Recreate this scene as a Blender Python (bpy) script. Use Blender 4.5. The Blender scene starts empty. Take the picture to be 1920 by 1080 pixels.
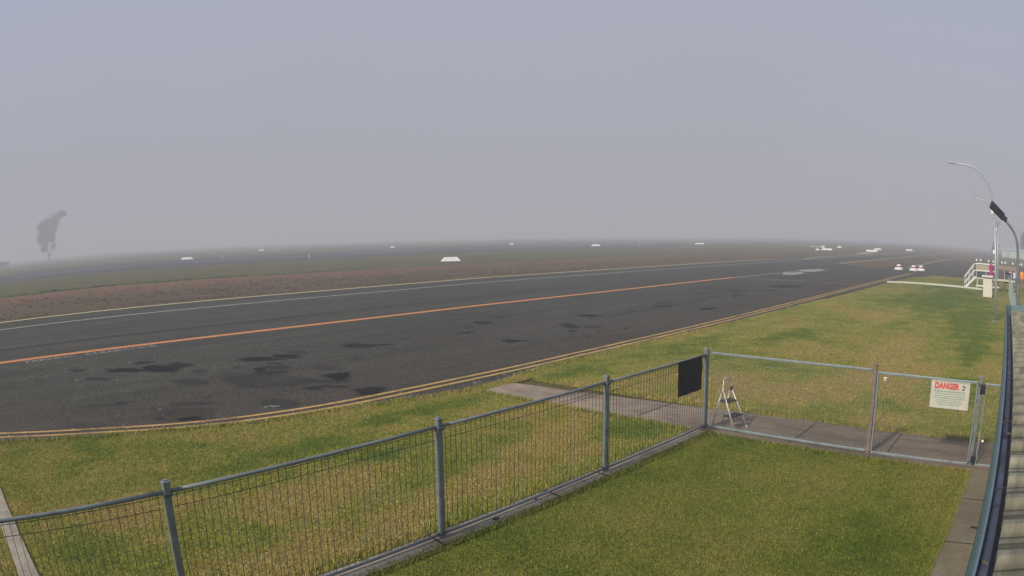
import bpy, bmesh, math, random
import numpy as np
from mathutils import Matrix, Vector, Euler, noise as mnoise
R = math.radians
C = bpy.context.scene.collection
sc = bpy.context.scene
rng = np.random.default_rng(7)
random.seed(7)

# ------------------------------------------------------------------ camera
# X runs along the taxiway, Y across it, the camera hangs 3.5 m above the ground over a roof gutter.
cam = bpy.data.cameras.new('camera')
cam_o = bpy.data.objects.new('camera', cam); C.objects.link(cam_o); sc.camera = cam_o
_right = (0.7030492504752796, -0.7109369021468196, -0.01704325591051207)
_fwd = (0.7044500561781787, 0.6995141331164715, -0.12012533421752696)
_up = (0.097323531361684, 0.07244790360110548, 0.9926124276408674)
M = Matrix.Identity(4)
for i in range(3):
    M[i][0] = _right[i]; M[i][1] = _up[i]; M[i][2] = -_fwd[i]
M[2][3] = 3.5154
cam_o.matrix_world = M
cam.type = 'PANO'                       # the wide security-camera lens, with its own barrel distortion
cam.panorama_type = 'FISHEYE_LENS_POLYNOMIAL'
cam.sensor_fit = 'HORIZONTAL'; cam.sensor_width = 36; cam.sensor_height = 20.25
cam.fisheye_fov = math.pi
cam.fisheye_polynomial_k0 = 0
for i, c in enumerate([0.03812058450250371, 0.00037725982677447583, -5.742178174115412e-05, 2.4602951296270902e-06]):
    setattr(cam, 'fisheye_polynomial_k%d' % (i + 1), -c)
cam.shift_x = 0.02598; cam.shift_y = 69.0246 / 1080
cam.clip_start = 0.02; cam.clip_end = 20000

# ------------------------------------------------------------------ sky, sun, exposure
SUN_EL, SUN_DIR = R(36), Vector((-0.994, 0.108, 0)).normalized()
world = bpy.data.worlds.new('World'); sc.world = world; world.use_nodes = True
wn = world.node_tree; wn.nodes.clear()
sky = wn.nodes.new('ShaderNodeTexSky'); sky.sky_type = 'NISHITA'; sky.sun_disc = False
sky.sun_elevation = SUN_EL; sky.sun_rotation = math.atan2(SUN_DIR.x, SUN_DIR.y)
sky.dust_density = 4; sky.air_density = 1.2
tc = wn.nodes.new('ShaderNodeTexCoord'); sep = wn.nodes.new('ShaderNodeSeparateXYZ')
ramp = wn.nodes.new('ShaderNodeValToRGB')       # fog bank: grey low down, bluer where it thins overhead
e = ramp.color_ramp.elements
e[0].position = 0.0; e[0].color = (.36, .37, .43, 1)
e[1].position = 1.0; e[1].color = (.30, .40, .62, 1)
x = e.new(.25); x.color = (.42, .43, .515, 1)
x = e.new(.55); x.color = (.40, .455, .62, 1)
scl = wn.nodes.new('ShaderNodeVectorMath'); scl.operation = 'SCALE'; scl.inputs['Scale'].default_value = 10.0
mix = wn.nodes.new('ShaderNodeMix'); mix.data_type = 'RGBA'; mix.inputs[0].default_value = .90
bg = wn.nodes.new('ShaderNodeBackground'); bg.inputs[1].default_value = 0.1
wo = wn.nodes.new('ShaderNodeOutputWorld')
L = wn.links.new
L(tc.outputs['Generated'], sep.inputs[0])
drift = wn.nodes.new('ShaderNodeTexNoise'); drift.inputs['Scale'].default_value = 1.6; drift.inputs['Detail'].default_value = 3; L(tc.outputs['Generated'], drift.inputs['Vector'])
dm = wn.nodes.new('ShaderNodeMath'); dm.operation = 'MULTIPLY_ADD'; dm.inputs[1].default_value = .22; dm.inputs[2].default_value = -.11; L(drift.outputs['Fac'], dm.inputs[0])
da = wn.nodes.new('ShaderNodeMath'); da.operation = 'ADD'; L(sep.outputs['Z'], da.inputs[0]); L(dm.outputs[0], da.inputs[1]); L(da.outputs[0], ramp.inputs[0])
L(ramp.outputs[0], scl.inputs[0]); L(sky.outputs[0], mix.inputs[6]); L(scl.outputs[0], mix.inputs[7])
L(mix.outputs[2], bg.inputs[0]); L(bg.outputs[0], wo.inputs[0])

sun = bpy.data.lights.new('sun', 'SUN'); sun.energy = 3.8; sun.angle = R(5); sun.color = (1, .93, .82)
sun_o = bpy.data.objects.new('sun', sun); C.objects.link(sun_o)
sd = Vector((SUN_DIR.x * math.cos(SUN_EL), SUN_DIR.y * math.cos(SUN_EL), math.sin(SUN_EL)))
sun_o.rotation_euler = sd.to_track_quat('Z', 'Y').to_euler(); sun_o.location = sd * 200
sc.view_settings.view_transform = 'Standard'; sc.view_settings.look = 'None'
sc.view_settings.exposure = 0.0; sc.view_settings.gamma = 1.0; sc.view_settings.use_curve_mapping = False
sc.cycles.use_denoising = True
sc.cycles.max_bounces = 6; sc.cycles.volume_bounces = 1; sc.cycles.transparent_max_bounces = 8
sc.cycles.sample_clamp_indirect = 3

# ------------------------------------------------------------------ helpers
def tag(o, label=None, cat=None, group=None, kind=None):
    if label: o['label'] = label
    if cat: o['category'] = cat
    if group: o['group'] = group
    if kind: o['kind'] = kind
    return o

def empty(name, loc=(0, 0, 0), rz=0):
    o = bpy.data.objects.new(name, None); C.objects.link(o)
    o.location = loc; o.rotation_euler = (0, 0, rz); o.empty_display_size = .1
    return o

class MB:
    """collects shapes, then links them as one mesh object"""
    def __init__(s): s.v = []; s.f = []; s.m = []; s.cur = 0
    def mat(s, i): s.cur = i; return s
    def add(s, vs, fs):
        n = len(s.v); s.v += [tuple(v) for v in vs]
        for f in fs: s.f.append([n + i for i in f]); s.m.append(s.cur)
        return s
    def box(s, c, d, rot=None, bev=0.0):
        hx, hy, hz = d[0] / 2, d[1] / 2, d[2] / 2
        if bev > 0:
            bm = bmesh.new(); bmesh.ops.create_cube(bm, size=1)
            bmesh.ops.scale(bm, vec=d, verts=bm.verts)
            bmesh.ops.bevel(bm, geom=bm.edges[:], offset=bev, segments=2, affect='EDGES', profile=.6)
            vs = [v.co.copy() for v in bm.verts]; fs = [[v.index for v in f.verts] for f in bm.faces]; bm.free()
        else:
            vs = [Vector((a * hx, b * hy, g * hz)) for a in (-1, 1) for b in (-1, 1) for g in (-1, 1)]
            fs = [(0, 1, 3, 2), (4, 6, 7, 5), (0, 4, 5, 1), (2, 3, 7, 6), (0, 2, 6, 4), (1, 5, 7, 3)]
        m = rot.to_matrix() if isinstance(rot, Euler) else rot
        return s.add([((m @ v) if m else v) + Vector(c) for v in vs], fs)
    def tube(s, pts, r, n=8, caps=True):
        pts = [Vector(p) for p in pts]; rs = r if isinstance(r, (list, tuple)) else [r] * len(pts)
        vs, fs, ref = [], [], None
        for i, p in enumerate(pts):
            t = (pts[min(i + 1, len(pts) - 1)] - pts[max(i - 1, 0)]).normalized()
            if ref is None: ref = Vector((0, 0, 1)) if abs(t.z) < .9 else Vector((1, 0, 0))
            a = t.cross(ref).normalized(); b = a.cross(t).normalized(); ref = b
            for k in range(n):
                q = 2 * math.pi * k / n
                vs.append(p + (a * math.cos(q) + b * math.sin(q)) * rs[i])
        for i in range(len(pts) - 1):
            for k in range(n):
                fs.append((i * n + k, i * n + (k + 1) % n, (i + 1) * n + (k + 1) % n, (i + 1) * n + k))
        if caps: fs.append(tuple(reversed(range(n)))); fs.append(tuple(range((len(pts) - 1) * n, len(pts) * n)))
        return s.add(vs, fs)
    def lathe(s, prof, n=20, c=(0, 0, 0)):
        vs, fs = [], []
        for r_, z in prof:
            for k in range(n):
                q = 2 * math.pi * k / n; vs.append((c[0] + r_ * math.cos(q), c[1] + r_ * math.sin(q), c[2] + z))
        for i in range(len(prof) - 1):
            for k in range(n): fs.append((i * n + k, i * n + (k + 1) % n, (i + 1) * n + (k + 1) % n, (i + 1) * n + k))
        fs.append(tuple(reversed(range(n)))); fs.append(tuple(range((len(prof) - 1) * n, len(prof) * n)))
        return s.add(vs, fs)
    def sheet(s, poly, z):
        return s.add([(p[0], p[1], z) for p in poly], [tuple(range(len(poly)))])
    def slab(s, poly, z0, z1):
        n = len(poly)
        a = sum(poly[i][0] * poly[(i + 1) % n][1] - poly[(i + 1) % n][0] * poly[i][1] for i in range(n))
        if a < 0: poly = poly[::-1]
        return s.add([(p[0], p[1], z0) for p in poly] + [(p[0], p[1], z1) for p in poly],
                     [tuple(range(n, 2 * n)), tuple(reversed(range(n)))] + [(i, (i + 1) % n, n + (i + 1) % n, n + i) for i in range(n)])
    def build(s, name, mats, parent=None, smooth=False, loc=None):
        me = bpy.data.meshes.new(name); me.from_pydata(s.v, [], s.f)
        if not isinstance(mats, (list, tuple)): mats = [mats]
        for m in mats: me.materials.append(m)
        if len(mats) > 1: me.polygons.foreach_set('material_index', s.m)
        if smooth: me.polygons.foreach_set('use_smooth', [True] * len(me.polygons))
        me.update()
        o = bpy.data.objects.new(name, me); C.objects.link(o)
        if loc: o.location = loc
        if parent: o.parent = parent
        return o

def ribbon(pts, w, z):
    """a painted line of width w following pts, as a list of quads"""
    pts = [Vector((p[0], p[1])) for p in pts]; vs, fs = [], []
    for i, p in enumerate(pts):
        t = (pts[min(i + 1, len(pts) - 1)] - pts[max(i - 1, 0)]).normalized(); nrm = Vector((-t.y, t.x)) * w / 2
        vs += [(p.x + nrm.x, p.y + nrm.y, z), (p.x - nrm.x, p.y - nrm.y, z)]
    for i in range(len(pts) - 1): fs.append((2 * i, 2 * i + 1, 2 * i + 3, 2 * i + 2))
    return vs, fs

def smooth_line(pts, k=8):
    """Catmull-Rom through traced points after one light smoothing pass"""
    P = [Vector((p[0], p[1])) for p in pts]
    P = [P[0]] + [(P[i - 1] + 2 * P[i] + P[i + 1]) / 4 for i in range(1, len(P) - 1)] + [P[-1]]
    out = []
    for i in range(len(P) - 1):
        a, b, c_, d = P[max(i - 1, 0)], P[i], P[i + 1], P[min(i + 2, len(P) - 1)]
        for j in range(k):
            t = j / k
            out.append(.5 * ((2 * b) + (c_ - a) * t + (2 * a - 5 * b + 4 * c_ - d) * t * t + (3 * b - a - 3 * c_ + d) * t ** 3))
    return out + [P[-1]]

# ---- materials
class Mat:
    def __init__(s, name):
        s.m = bpy.data.materials.new(name); s.m.use_nodes = True; s.t = s.m.node_tree; s.t.nodes.clear()
        s.b = s.n('ShaderNodeBsdfPrincipled'); o = s.n('ShaderNodeOutputMaterial'); s.l(s.b.outputs[0], o.inputs[0])
        s.co = s.n('ShaderNodeTexCoord').outputs['Object']
    def n(s, k): return s.t.nodes.new(k)
    def l(s, a, b): s.t.links.new(a, b)
    def noise(s, scale, detail=4, rough=.55, stretch=None, dist=0):
        n = s.n('ShaderNodeTexNoise'); n.inputs['Scale'].default_value = scale; n.inputs['Detail'].default_value = detail
        n.inputs['Roughness'].default_value = rough; n.inputs['Distortion'].default_value = dist
        if stretch:
            mp = s.n('ShaderNodeMapping'); mp.inputs['Scale'].default_value = stretch; s.l(s.co, mp.inputs[0]); s.l(mp.outputs[0], n.inputs[0])
        else: s.l(s.co, n.inputs['Vector'])
        return n.outputs['Fac']
    def ramp(s, fac, stops):
        r = s.n('ShaderNodeValToRGB'); el = r.color_ramp.elements
        def cc(c): return (c, c, c, 1) if isinstance(c, (int, float)) else (*c, 1)
        el[0].position, el[0].color = stops[0][0], cc(stops[0][1]); el[1].position, el[1].color = stops[-1][0], cc(stops[-1][1])
        for p, c in stops[1:-1]: x = el.new(p); x.color = cc(c)
        s.l(fac, r.inputs[0]); return r.outputs[0]
    def mix(s, f, a, b, mode='MIX'):
        m = s.n('ShaderNodeMix'); m.data_type = 'RGBA'; m.blend_type = mode
        for v, i in ((f, 0), (a, 6), (b, 7)):
            if isinstance(v, (int, float)): m.inputs[i].default_value = v if i == 0 else (v, v, v, 1)
            elif isinstance(v, tuple): m.inputs[i].default_value = (*v, 1)
            else: s.l(v, m.inputs[i])
        return m.outputs[2]
    def math(s, op, a, b=0):
        m = s.n('ShaderNodeMath'); m.operation = op
        for v, i in ((a, 0), (b, 1)):
            if isinstance(v, (int, float)): m.inputs[i].default_value = v
            else: s.l(v, m.inputs[i])
        return m.outputs[0]
    def attr(s, name):
        a = s.n('ShaderNodeAttribute'); a.attribute_name = name; return a.outputs['Fac']
    def axis(s, i):
        a = s.n('ShaderNodeSeparateXYZ'); s.l(s.co, a.inputs[0]); return a.outputs[i]
    def span(s, v, a, b):
        m = s.n('ShaderNodeMapRange'); m.inputs[1].default_value = a; m.inputs[2].default_value = b; s.l(v, m.inputs[0]); return m.outputs[0]
    def bump(s, h, st=.5, dist=.02):
        b = s.n('ShaderNodeBump'); b.inputs['Strength'].default_value = st; b.inputs['Distance'].default_value = dist
        s.l(h, b.inputs['Height']); s.l(b.outputs[0], s.b.inputs['Normal'])
    def done(s, col, rough=.8, metal=0, spec=.3):
        if isinstance(col, tuple): s.b.inputs['Base Color'].default_value = (*col, 1)
        else: s.l(col, s.b.inputs['Base Color'])
        if isinstance(rough, (int, float)): s.b.inputs['Roughness'].default_value = rough
        else: s.l(rough, s.b.inputs['Roughness'])
        s.b.inputs['Metallic'].default_value = metal; s.b.inputs['Specular IOR Level'].default_value = spec
        return s.m

def plain(name, col, rough=.6, metal=0, var=.18, scale=9, dirt=None, spec=.3):
    """paint or plastic with slight mottling and wear"""
    m = Mat(name); n = m.noise(scale, 5, .6)
    lo = tuple(c * (1 - var) for c in col); hi = tuple(min(1, c * (1 + var)) for c in col)
    c = m.ramp(n, [(.3, lo), (.7, hi)])
    if dirt:
        d = m.ramp(m.noise(scale * .6, 6, .7), [(.52, 0.), (.68, 1.)]); c = m.mix(m.math('MULTIPLY', d, .6), c, dirt)
    m.bump(m.noise(scale * 8, 3), .12, .004)
    return m.done(c, m.ramp(n, [(.3, max(0, rough - .1)), (.7, min(1, rough + .1))]), metal, spec)
T = {
'edge_line_a': [(1.23,15.34),(2.59,14.96),(3.77,14.47),(4.81,13.99),(5.34,13.75),(6.91,13.31),(8.31,13.04),(10.72,13.14),(12.67,13.19),(14.33,13.16),(16.95,13.31),(19.01,13.34),(23.29,13.51),(31.17,13.87),(40.97,14.42),(55.47,15.15),(65.37,15.47),(80.43,15.93)],
'edge_line_b': [(1.19,15.05),(2.53,14.65),(3.25,14.32),(5.31,13.41),(6.74,12.98),(8.89,12.83),(10.76,12.8),(12.31,12.81),(14.03,12.89),(15.8,12.81),(18.51,12.99),(22.66,13.14),(30.31,13.48),(39.59,13.93),(53.16,14.52),(62.46,14.78),(77.46,15.2)],
'asphalt_edge': [(1.14,14.68),(3.02,14.02),(4.7,13.64),(5.87,13.08),(6.44,12.79),(7.25,12.65),(8.02,12.72),(8.92,12.46),(10.23,12.17),(11.51,11.99),(12.42,11.85),(13.18,12.18),(14.26,12.61),(15.46,12.54),(17.81,12.7),(21.84,12.75),(25.3,12.78),(30.07,12.91),(37.84,13.31),(50.29,13.73),(60.36,14.08),(75.44,14.55),(78.62,11.87),(80.88,8.55),(81.3,5.51)],
'L1': [(4.51,43.81),(16.95,43.6),(29.27,43.47),(49.83,45.02),(58.64,43.84),(77.35,43.48),(92.9,40.57),(99.9,37.56),(107.16,38.69),(147.65,41.24),(178.06,42.19)],
'L2': [(4.02,39.35),(15.09,38.86),(26.15,38.85),(44.25,39.98),(68.32,38.4),(85.08,37.16)],
'L4': [(3.0,30.19),(11.61,30.06),(20.0,29.77),(32.5,29.38),(54.59,30.68),(64.03,30.18)],
'L3': [(2.52,26.05),(10.37,26.91),(17.56,26.17),(29.15,26.35),(35.07,26.22),(47.48,26.68),(56.28,26.77)],
'L3dash': [(56.28,26.77),(61.92,27.03),(64.78,26.63),(67.71,26.41),(71.44,26.37),(76.76,25.48)],
'perp': [(55.86,26.56),(55.75,22.91),(55.48,18.63),(54.68,15.12)],
'vee_a': [(97.68,30.18),(122.08,30.96),(160.07,32.52),(215.75,34.87)],
'vee_b': [(97.68,30.18),(94.53,26.32),(90.43,22.93)],
'right_line': [(96.21,19.55),(114.13,20.25),(140.75,21.27)],
'pad1': [(67.49,26.6),(69.33,25.59),(68.33,24.6),(65.92,24.33),(63.46,24.27),(63.62,25.29)],
'pad2': [(71.65,26.87),(74.53,27.21),(77.99,26.47),(76.02,24.98),(71.17,24.68),(70.71,25.69)],
'pale_strip': [(162.94,46.73),(185.97,49.49),(191.49,48.57),(180.16,46.0),(162.13,44.08)],
'dirt_far': [(7.59,72.05),(13.01,72.12),(21.57,74.19),(31.66,70.73),(47.39,70.24),(57.08,68.43),(73.45,66.32),(89.59,66.97),(96.79,63.98),(109.95,59.76),(126.38,57.38),(150.57,55.62)],
'rwfar': [(21.69,203.27),(50.06,181.83),(74.76,160.33),(119.85,177.33),(183.55,184.3),(245.45,183.43),(282.37,153.49),(326.66,134.36)],
'rwnear': [(13.11,123.33),(32.03,116.52),(49.44,110.24),(80.77,119.57),(133.22,133.79),(173.98,130.03),(202.87,110.28)],
'rwline': [(17.42,163.51),(25.47,157.81),(47.92,155.36),(67.53,152.81),(83.37,148.98),(98.31,150.81),(108.97,153.73),(131.29,157.22),(164.91,148.83)],
'island': [(96.7,29.88),(120.57,30.58),(157.52,32.01),(213.89,34.57),(260.11,29.87),(269.41,20.8),(151.87,20.23),(124.82,21.06),(98.11,19.93),(91.28,23.15)],
'kerb': [(60.31,14.12),(61.51,12.48),(61.53,10.37),(61.67,7.64),(60.81,4.58)],
'pathjoint1': [(11.74,7.53),(13.24,7.52)],
'pathjoint2': [(13.25,4.41),(12.47,4.37)],
'pathjoint3': [(13.26,2.58),(12.44,2.57)],
'patio_joints': [(10.1,0.74),(10.07,0.07),(8.43,0.62),(8.41,0.02)],
'stains': [(5.04,22.22,0.26,-0.22,0.08,0.29,0.6),(6.32,21.07,0.47,-0.44,0.17,0.53,1.0),(7.4,20.6,0.35,-0.34,0.25,0.67,1.0),(7.96,20.71,0.31,-0.32,0.17,0.43,0.7),(7.42,22.1,0.26,-0.26,0.1,0.3,0.5),(7.52,22.15,0.23,-0.23,0.06,0.17,0.8),(5.09,20.33,0.32,-0.28,0.07,0.25,0.5),(7.92,19.32,0.15,-0.14,0.09,0.21,0.5),(7.3,18.1,0.32,-0.32,0.19,0.45,0.45),(10.02,19.93,0.37,-0.4,0.25,0.47,0.9),(9.23,18.96,0.08,-0.09,0.07,0.14,0.6),(8.3,17.09,0.43,-0.44,0.42,0.85,0.4),(9.16,17.53,0.26,-0.27,0.18,0.33,0.5),(9.51,18.26,0.13,-0.15,0.08,0.16,0.8),(4.89,16.56,0.14,-0.11,0.04,0.14,0.6),(4.37,16.81,0.37,-0.28,0.06,0.2,0.35),(5.24,14.52,0.1,-0.08,0.05,0.13,0.7),(5.61,14.08,0.2,-0.18,0.12,0.27,0.8),(6.29,15.36,0.36,-0.33,0.04,0.11,0.45),(5.67,14.55,0.5,-0.44,0.33,0.78,0.25),(5.56,14.92,0.08,-0.07,0.04,0.1,0.5),(5.43,15.59,0.06,-0.05,0.05,0.13,0.5),(3.32,15.1,0.47,-0.31,0.1,0.4,0.2),(10.33,19.76,0.26,-0.3,0.23,0.42,0.8),(11.08,19.78,0.29,-0.33,0.2,0.34,1.0),(11.7,20.29,0.25,-0.28,0.09,0.17,0.5),(10.31,18.76,0.13,-0.15,0.06,0.11,0.6),(10.0,18.14,0.25,-0.28,0.17,0.29,0.5),(9.36,17.57,0.35,-0.38,0.17,0.3,0.6),(9.46,18.21,0.13,-0.14,0.06,0.13,0.9),(10.93,17.09,0.25,-0.29,0.29,0.46,0.3),(10.41,15.77,0.21,-0.24,0.24,0.36,0.9),(9.89,15.51,0.35,-0.39,0.2,0.3,0.4),(9.02,14.85,0.11,-0.12,0.14,0.23,0.7),(9.44,14.81,0.28,-0.31,0.04,0.06,0.6),(10.0,13.58,0.31,-0.34,0.29,0.39,0.8),(14.03,19.89,0.34,-0.42,0.36,0.51,0.7),(14.62,19.44,0.29,-0.36,0.11,0.14,0.8),(7.62,14.08,0.27,-0.27,0.22,0.4,0.4),(8.94,16.33,0.61,-0.65,0.45,0.8,0.3),(12.18,17.76,0.11,-0.13,0.09,0.13,0.4),(21.25,20.91,0.26,-0.36,0.25,0.25,1.0),(19.62,20.44,0.13,-0.18,0.14,0.16,0.7),(18.5,19.25,0.14,-0.18,0.18,0.18,0.7),(18.13,16.53,0.25,-0.33,0.24,0.21,0.9),(18.3,16.17,0.18,-0.24,0.08,0.07,0.5),(23.06,21.93,0.26,-0.36,0.45,0.43,0.35),(23.74,21.75,0.29,-0.4,0.17,0.15,0.4),(27.77,20.91,0.12,-0.17,0.17,0.12,0.6),(25.74,19.76,0.18,-0.24,0.19,0.14,0.6),(25.59,18.97,0.35,-0.47,0.32,0.24,0.9),(22.19,17.47,0.21,-0.28,0.44,0.35,0.7),(22.44,16.69,0.21,-0.28,0.33,0.24,0.5),(21.17,16.51,0.09,-0.12,0.12,0.1,0.8),(20.32,15.25,0.08,-0.11,0.12,0.08,0.7),(22.91,15.21,0.09,-0.12,0.14,0.09,0.7),(28.14,18.32,0.21,-0.29,0.25,0.16,0.5),(33.23,19.57,0.2,-0.29,0.55,0.32,0.5),(31.51,18.55,0.26,-0.36,0.3,0.18,0.9),(21.58,15.54,0.06,-0.08,0.1,0.07,0.5),(19.71,18.18,0.1,-0.13,0.12,0.11,0.4),(20.65,20.45,0.11,-0.14,0.08,0.07,0.5),(48.86,19.19,0.9,-0.99,1.06,0.42,0.8),(44.27,18.67,0.41,-0.48,0.59,0.25,0.8),(39.79,18.55,0.25,-0.31,0.49,0.23,0.7),(38.17,17.96,0.1,-0.12,0.45,0.21,0.7),(37.97,19.44,0.17,-0.21,0.34,0.17,0.5),(33.17,19.54,0.23,-0.31,0.54,0.32,0.5),(31.53,18.58,0.25,-0.33,0.32,0.19,0.9),(31.56,16.25,0.26,-0.36,0.47,0.24,1.0),(28.1,18.39,0.2,-0.27,0.34,0.22,0.6),(26.6,15.14,0.59,-0.8,0.81,0.46,0.0),(39.8,20.75,0.41,-0.54,0.5,0.27,0.4),(43.42,23.06,0.52,-0.68,0.6,0.32,0.3),(42.87,20.37,0.3,-0.38,0.71,0.34,0.4)],
}
# ---- ground materials
def grass_mat(name, dark, mid, dry, dryness, grain=1.0, near=True):
    m = Mat(name)
    big = m.noise(.16, 5, .6, dist=.6); med = m.noise(1.1, 5, .65, dist=.4); fine = m.noise(38 * grain, 3, .7)
    lump = m.noise(9, 4, .7)
    f = m.math('ADD', m.math('MULTIPLY', big, .55), m.math('MULTIPLY', med, .45))
    f = m.math('ADD', f, m.math('MULTIPLY', m.attr('dry'), .17))
    c = m.ramp(f, [(.36, dark), (.47, mid), (.47 + dryness, dry), (.80, tuple(v * .85 for v in dry))])
    c = m.mix(1.0, c, m.ramp(fine, [(.30, .30), (.50, 1.0), (.68, 1.6)]), 'MULTIPLY')
    c = m.mix(1.0, c, m.ramp(lump, [(.30, .70), (.55, 1.0), (.75, 1.22)]), 'MULTIPLY')
    m.bump(m.math('ADD', m.math('MULTIPLY', fine, .5), lump), .8 if near else .5, .035)
    return m.done(c, .9, 0, .12)

G_DARK, G_MID, G_DRY = (.085, .118, .012), (.185, .186, .026), (.265, .20, .055)
M_lawn = grass_mat('lawn_grass', G_DARK, G_MID, G_DRY, .11)
M_yard = grass_mat('yard_grass', (.068, .094, .009), (.116, .132, .015), (.19, .16, .036), .19)
M_field = grass_mat('field_grass', (.050, .062, .012), (.080, .082, .020), (.115, .095, .032), .12, .3, False)

m = Mat('asphalt')
grain = m.noise(34, 2, .8); clump = m.noise(2.2, 6, .7, dist=.5); long_ = m.noise(.5, 5, .65, stretch=(.16, 1.4, 1)); big = m.noise(.09, 4, .6)
c = m.ramp(clump, [(.3, (.041, .042, .033)), (.7, (.072, .070, .056))])
grain2 = m.noise(12, 3, .9)
c = m.mix(1.0, c, m.ramp(grain, [(.34, .55), (.5, .95), (.62, 1.4), (.72, 2.2)]), 'MULTIPLY')
c = m.mix(1.0, c, m.ramp(grain2, [(.30, .25), (.46, .85), (.58, 1.35), (.70, 2.6)]), 'MULTIPLY')
c = m.mix(1.0, c, m.ramp(long_, [(.35, .80), (.65, 1.22)]), 'MULTIPLY')
dust_y = m.math('SUBTRACT', 1.0, m.span(m.axis(1), 12.5, 22.5))
dust = m.math('MULTIPLY', dust_y, m.ramp(m.noise(.35, 6, .7, dist=1), [(.34, 0.), (.62, 1.)]))
c = m.mix(m.math('MULTIPLY', dust, .75), c, m.ramp(grain2, [(.3, (.048, .034, .028)), (.7, (.105, .078, .063))]))
c = m.mix(m.math('MULTIPLY', m.ramp(big, [(.45, 0.), (.7, 1.)]), .25), c, (.095, .080, .070))
st = m.math('MULTIPLY', m.attr('stain'), m.ramp(m.noise(4, 5, .7), [(.25, .85), (.6, 1.0)]))
c = m.mix(st, c, m.ramp(grain, [(.3, (.007, .0075, .009)), (.75, (.011, .011, .014))]))
m.bump(m.math('ADD', grain, m.math('MULTIPLY', clump, .6)), .55, .012)
M_asphalt = m.done(c, m.mix(st, .92, .92), 0, .08)

m = Mat('runway_asphalt')
c = m.ramp(m.noise(.7, 5, .7, stretch=(.1, 1, 1)), [(.3, (.030, .034, .036)), (.7, (.050, .054, .054))])
m.bump(m.noise(20, 2), .3, .01); M_runway = m.done(c, .9, 0, .2)

m = Mat('dirt_gravel')
g1 = m.noise(14, 4, .8); g2 = m.noise(1.3, 6, .75, stretch=(.45, 1.2, 1), dist=.8); g3 = m.noise(.22, 5, .7, stretch=(.35, 1.3, 1))
red = m.math('ADD', m.span(m.axis(1), 54, 66), m.math('MULTIPLY', m.math('SUBTRACT', g3, .5), 2.6))
c = m.mix(red, m.ramp(g2, [(.30, (.052, .042, .020)), (.45, (.094, .068, .036)), (.62, (.130, .090, .052)), (.78, (.18, .14, .08))]),
          m.ramp(g2, [(.3, (.125, .070, .038)), (.7, (.215, .115, .066))]))
c = m.mix(1.0, c, m.ramp(g1, [(.3, .45), (.5, 1.), (.72, 1.6)]), 'MULTIPLY')
m.bump(m.math('ADD', g1, g2), .8, .05); M_dirt = m.done(c, .95, 0, .1)

def concrete(name, col, var=.25, dirt=(.07, .05, .042), amt=.6, stain_y=None):
    m = Mat(name); a = m.noise(2.2, 7, .7, dist=.5); b = m.noise(45, 3, .7); d = m.noise(.9, 6, .7, stretch=(1, .5, 1))
    c = m.ramp(a, [(.3, tuple(v * (1 - var) for v in col)), (.7, tuple(v * (1 + var) for v in col))])
    c = m.mix(1.0, c, m.ramp(b, [(.3, .72), (.7, 1.25)]), 'MULTIPLY')
    c = m.mix(m.math('MULTIPLY', m.ramp(d, [(.45, 0.), (.66, 1.)]), amt), c, dirt)
    if stain_y:      # the gate end of the path is grimy and stained brown
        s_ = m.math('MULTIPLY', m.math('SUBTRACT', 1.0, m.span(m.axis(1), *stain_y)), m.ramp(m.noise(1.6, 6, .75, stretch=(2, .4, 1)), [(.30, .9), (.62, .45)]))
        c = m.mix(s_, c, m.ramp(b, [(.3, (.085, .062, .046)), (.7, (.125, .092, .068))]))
    m.bump(m.math('ADD', a, b), .3, .01); return m.done(c, .88, 0, .2)
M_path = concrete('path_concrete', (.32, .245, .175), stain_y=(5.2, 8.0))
M_patio = concrete('patio_concrete', (.21, .175, .115), .15, (.09, .065, .045), .5)
M_strip = concrete('strip_concrete', (.34, .29, .22), .25, (.13, .075, .055), .6)
M_joint = plain('joint_dirt', (.03, .024, .018), .95)
M_pale = concrete('pale_concrete', (.36, .33, .27), .2)
M_kerbw = plain('kerb_whitewash', (.62, .60, .50), .8, var=.12, dirt=(.25, .22, .15))

def paint(name, col, wear, worn=(.07, .055, .045)):
    m = Mat(name); a = m.noise(30, 4, .8); b = m.noise(.7, 6, .75)
    c = m.ramp(m.noise(6, 4), [(.3, tuple(v * .82 for v in col)), (.7, tuple(v * 1.12 for v in col))])
    k = m.math('ADD', m.math('MULTIPLY', a, .5), m.math('MULTIPLY', b, .6))
    c = m.mix(m.ramp(k, [(.72 - wear, 0.), (.82 - wear, .85)]), c, worn); return m.done(c, .8, 0, .2)
M_orange = paint('line_orange', (.78, .31, .105), .10)
M_yellow = paint('line_yellow', (.78, .64, .30), .05)
M_edgey = paint('edge_line_yellow', (.54, .33, .09), .16, (.085, .05, .035))
M_edgew = paint('edge_line_worn', (.52, .31, .10), .19, (.08, .048, .033))
M_white = paint('line_white', (.42, .42, .37), .10)
M_text = paint('text_white', (.24, .23, .19), .20)
M_seal = plain('tar_seal', (.006, .0065, .007), .8)
M_tan = paint('line_tan', (.30, .21, .13), .12)
M_rwhite = paint('runway_white', (.55, .55, .52), .02)

# ---- ground sheets, each a few millimetres above the one below
def struct(o): return tag(o, kind='structure')
gm = MB().add([(x, y, 0) for x in (-1400, -300, 0, 400, 1400) for y in (-1400, -300, 0, 400, 1400)],
              [(i * 5 + j, (i + 1) * 5 + j, (i + 1) * 5 + j + 1, i * 5 + j + 1) for i in range(4) for j in range(4)])
struct(gm.build('ground', M_field))

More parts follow.
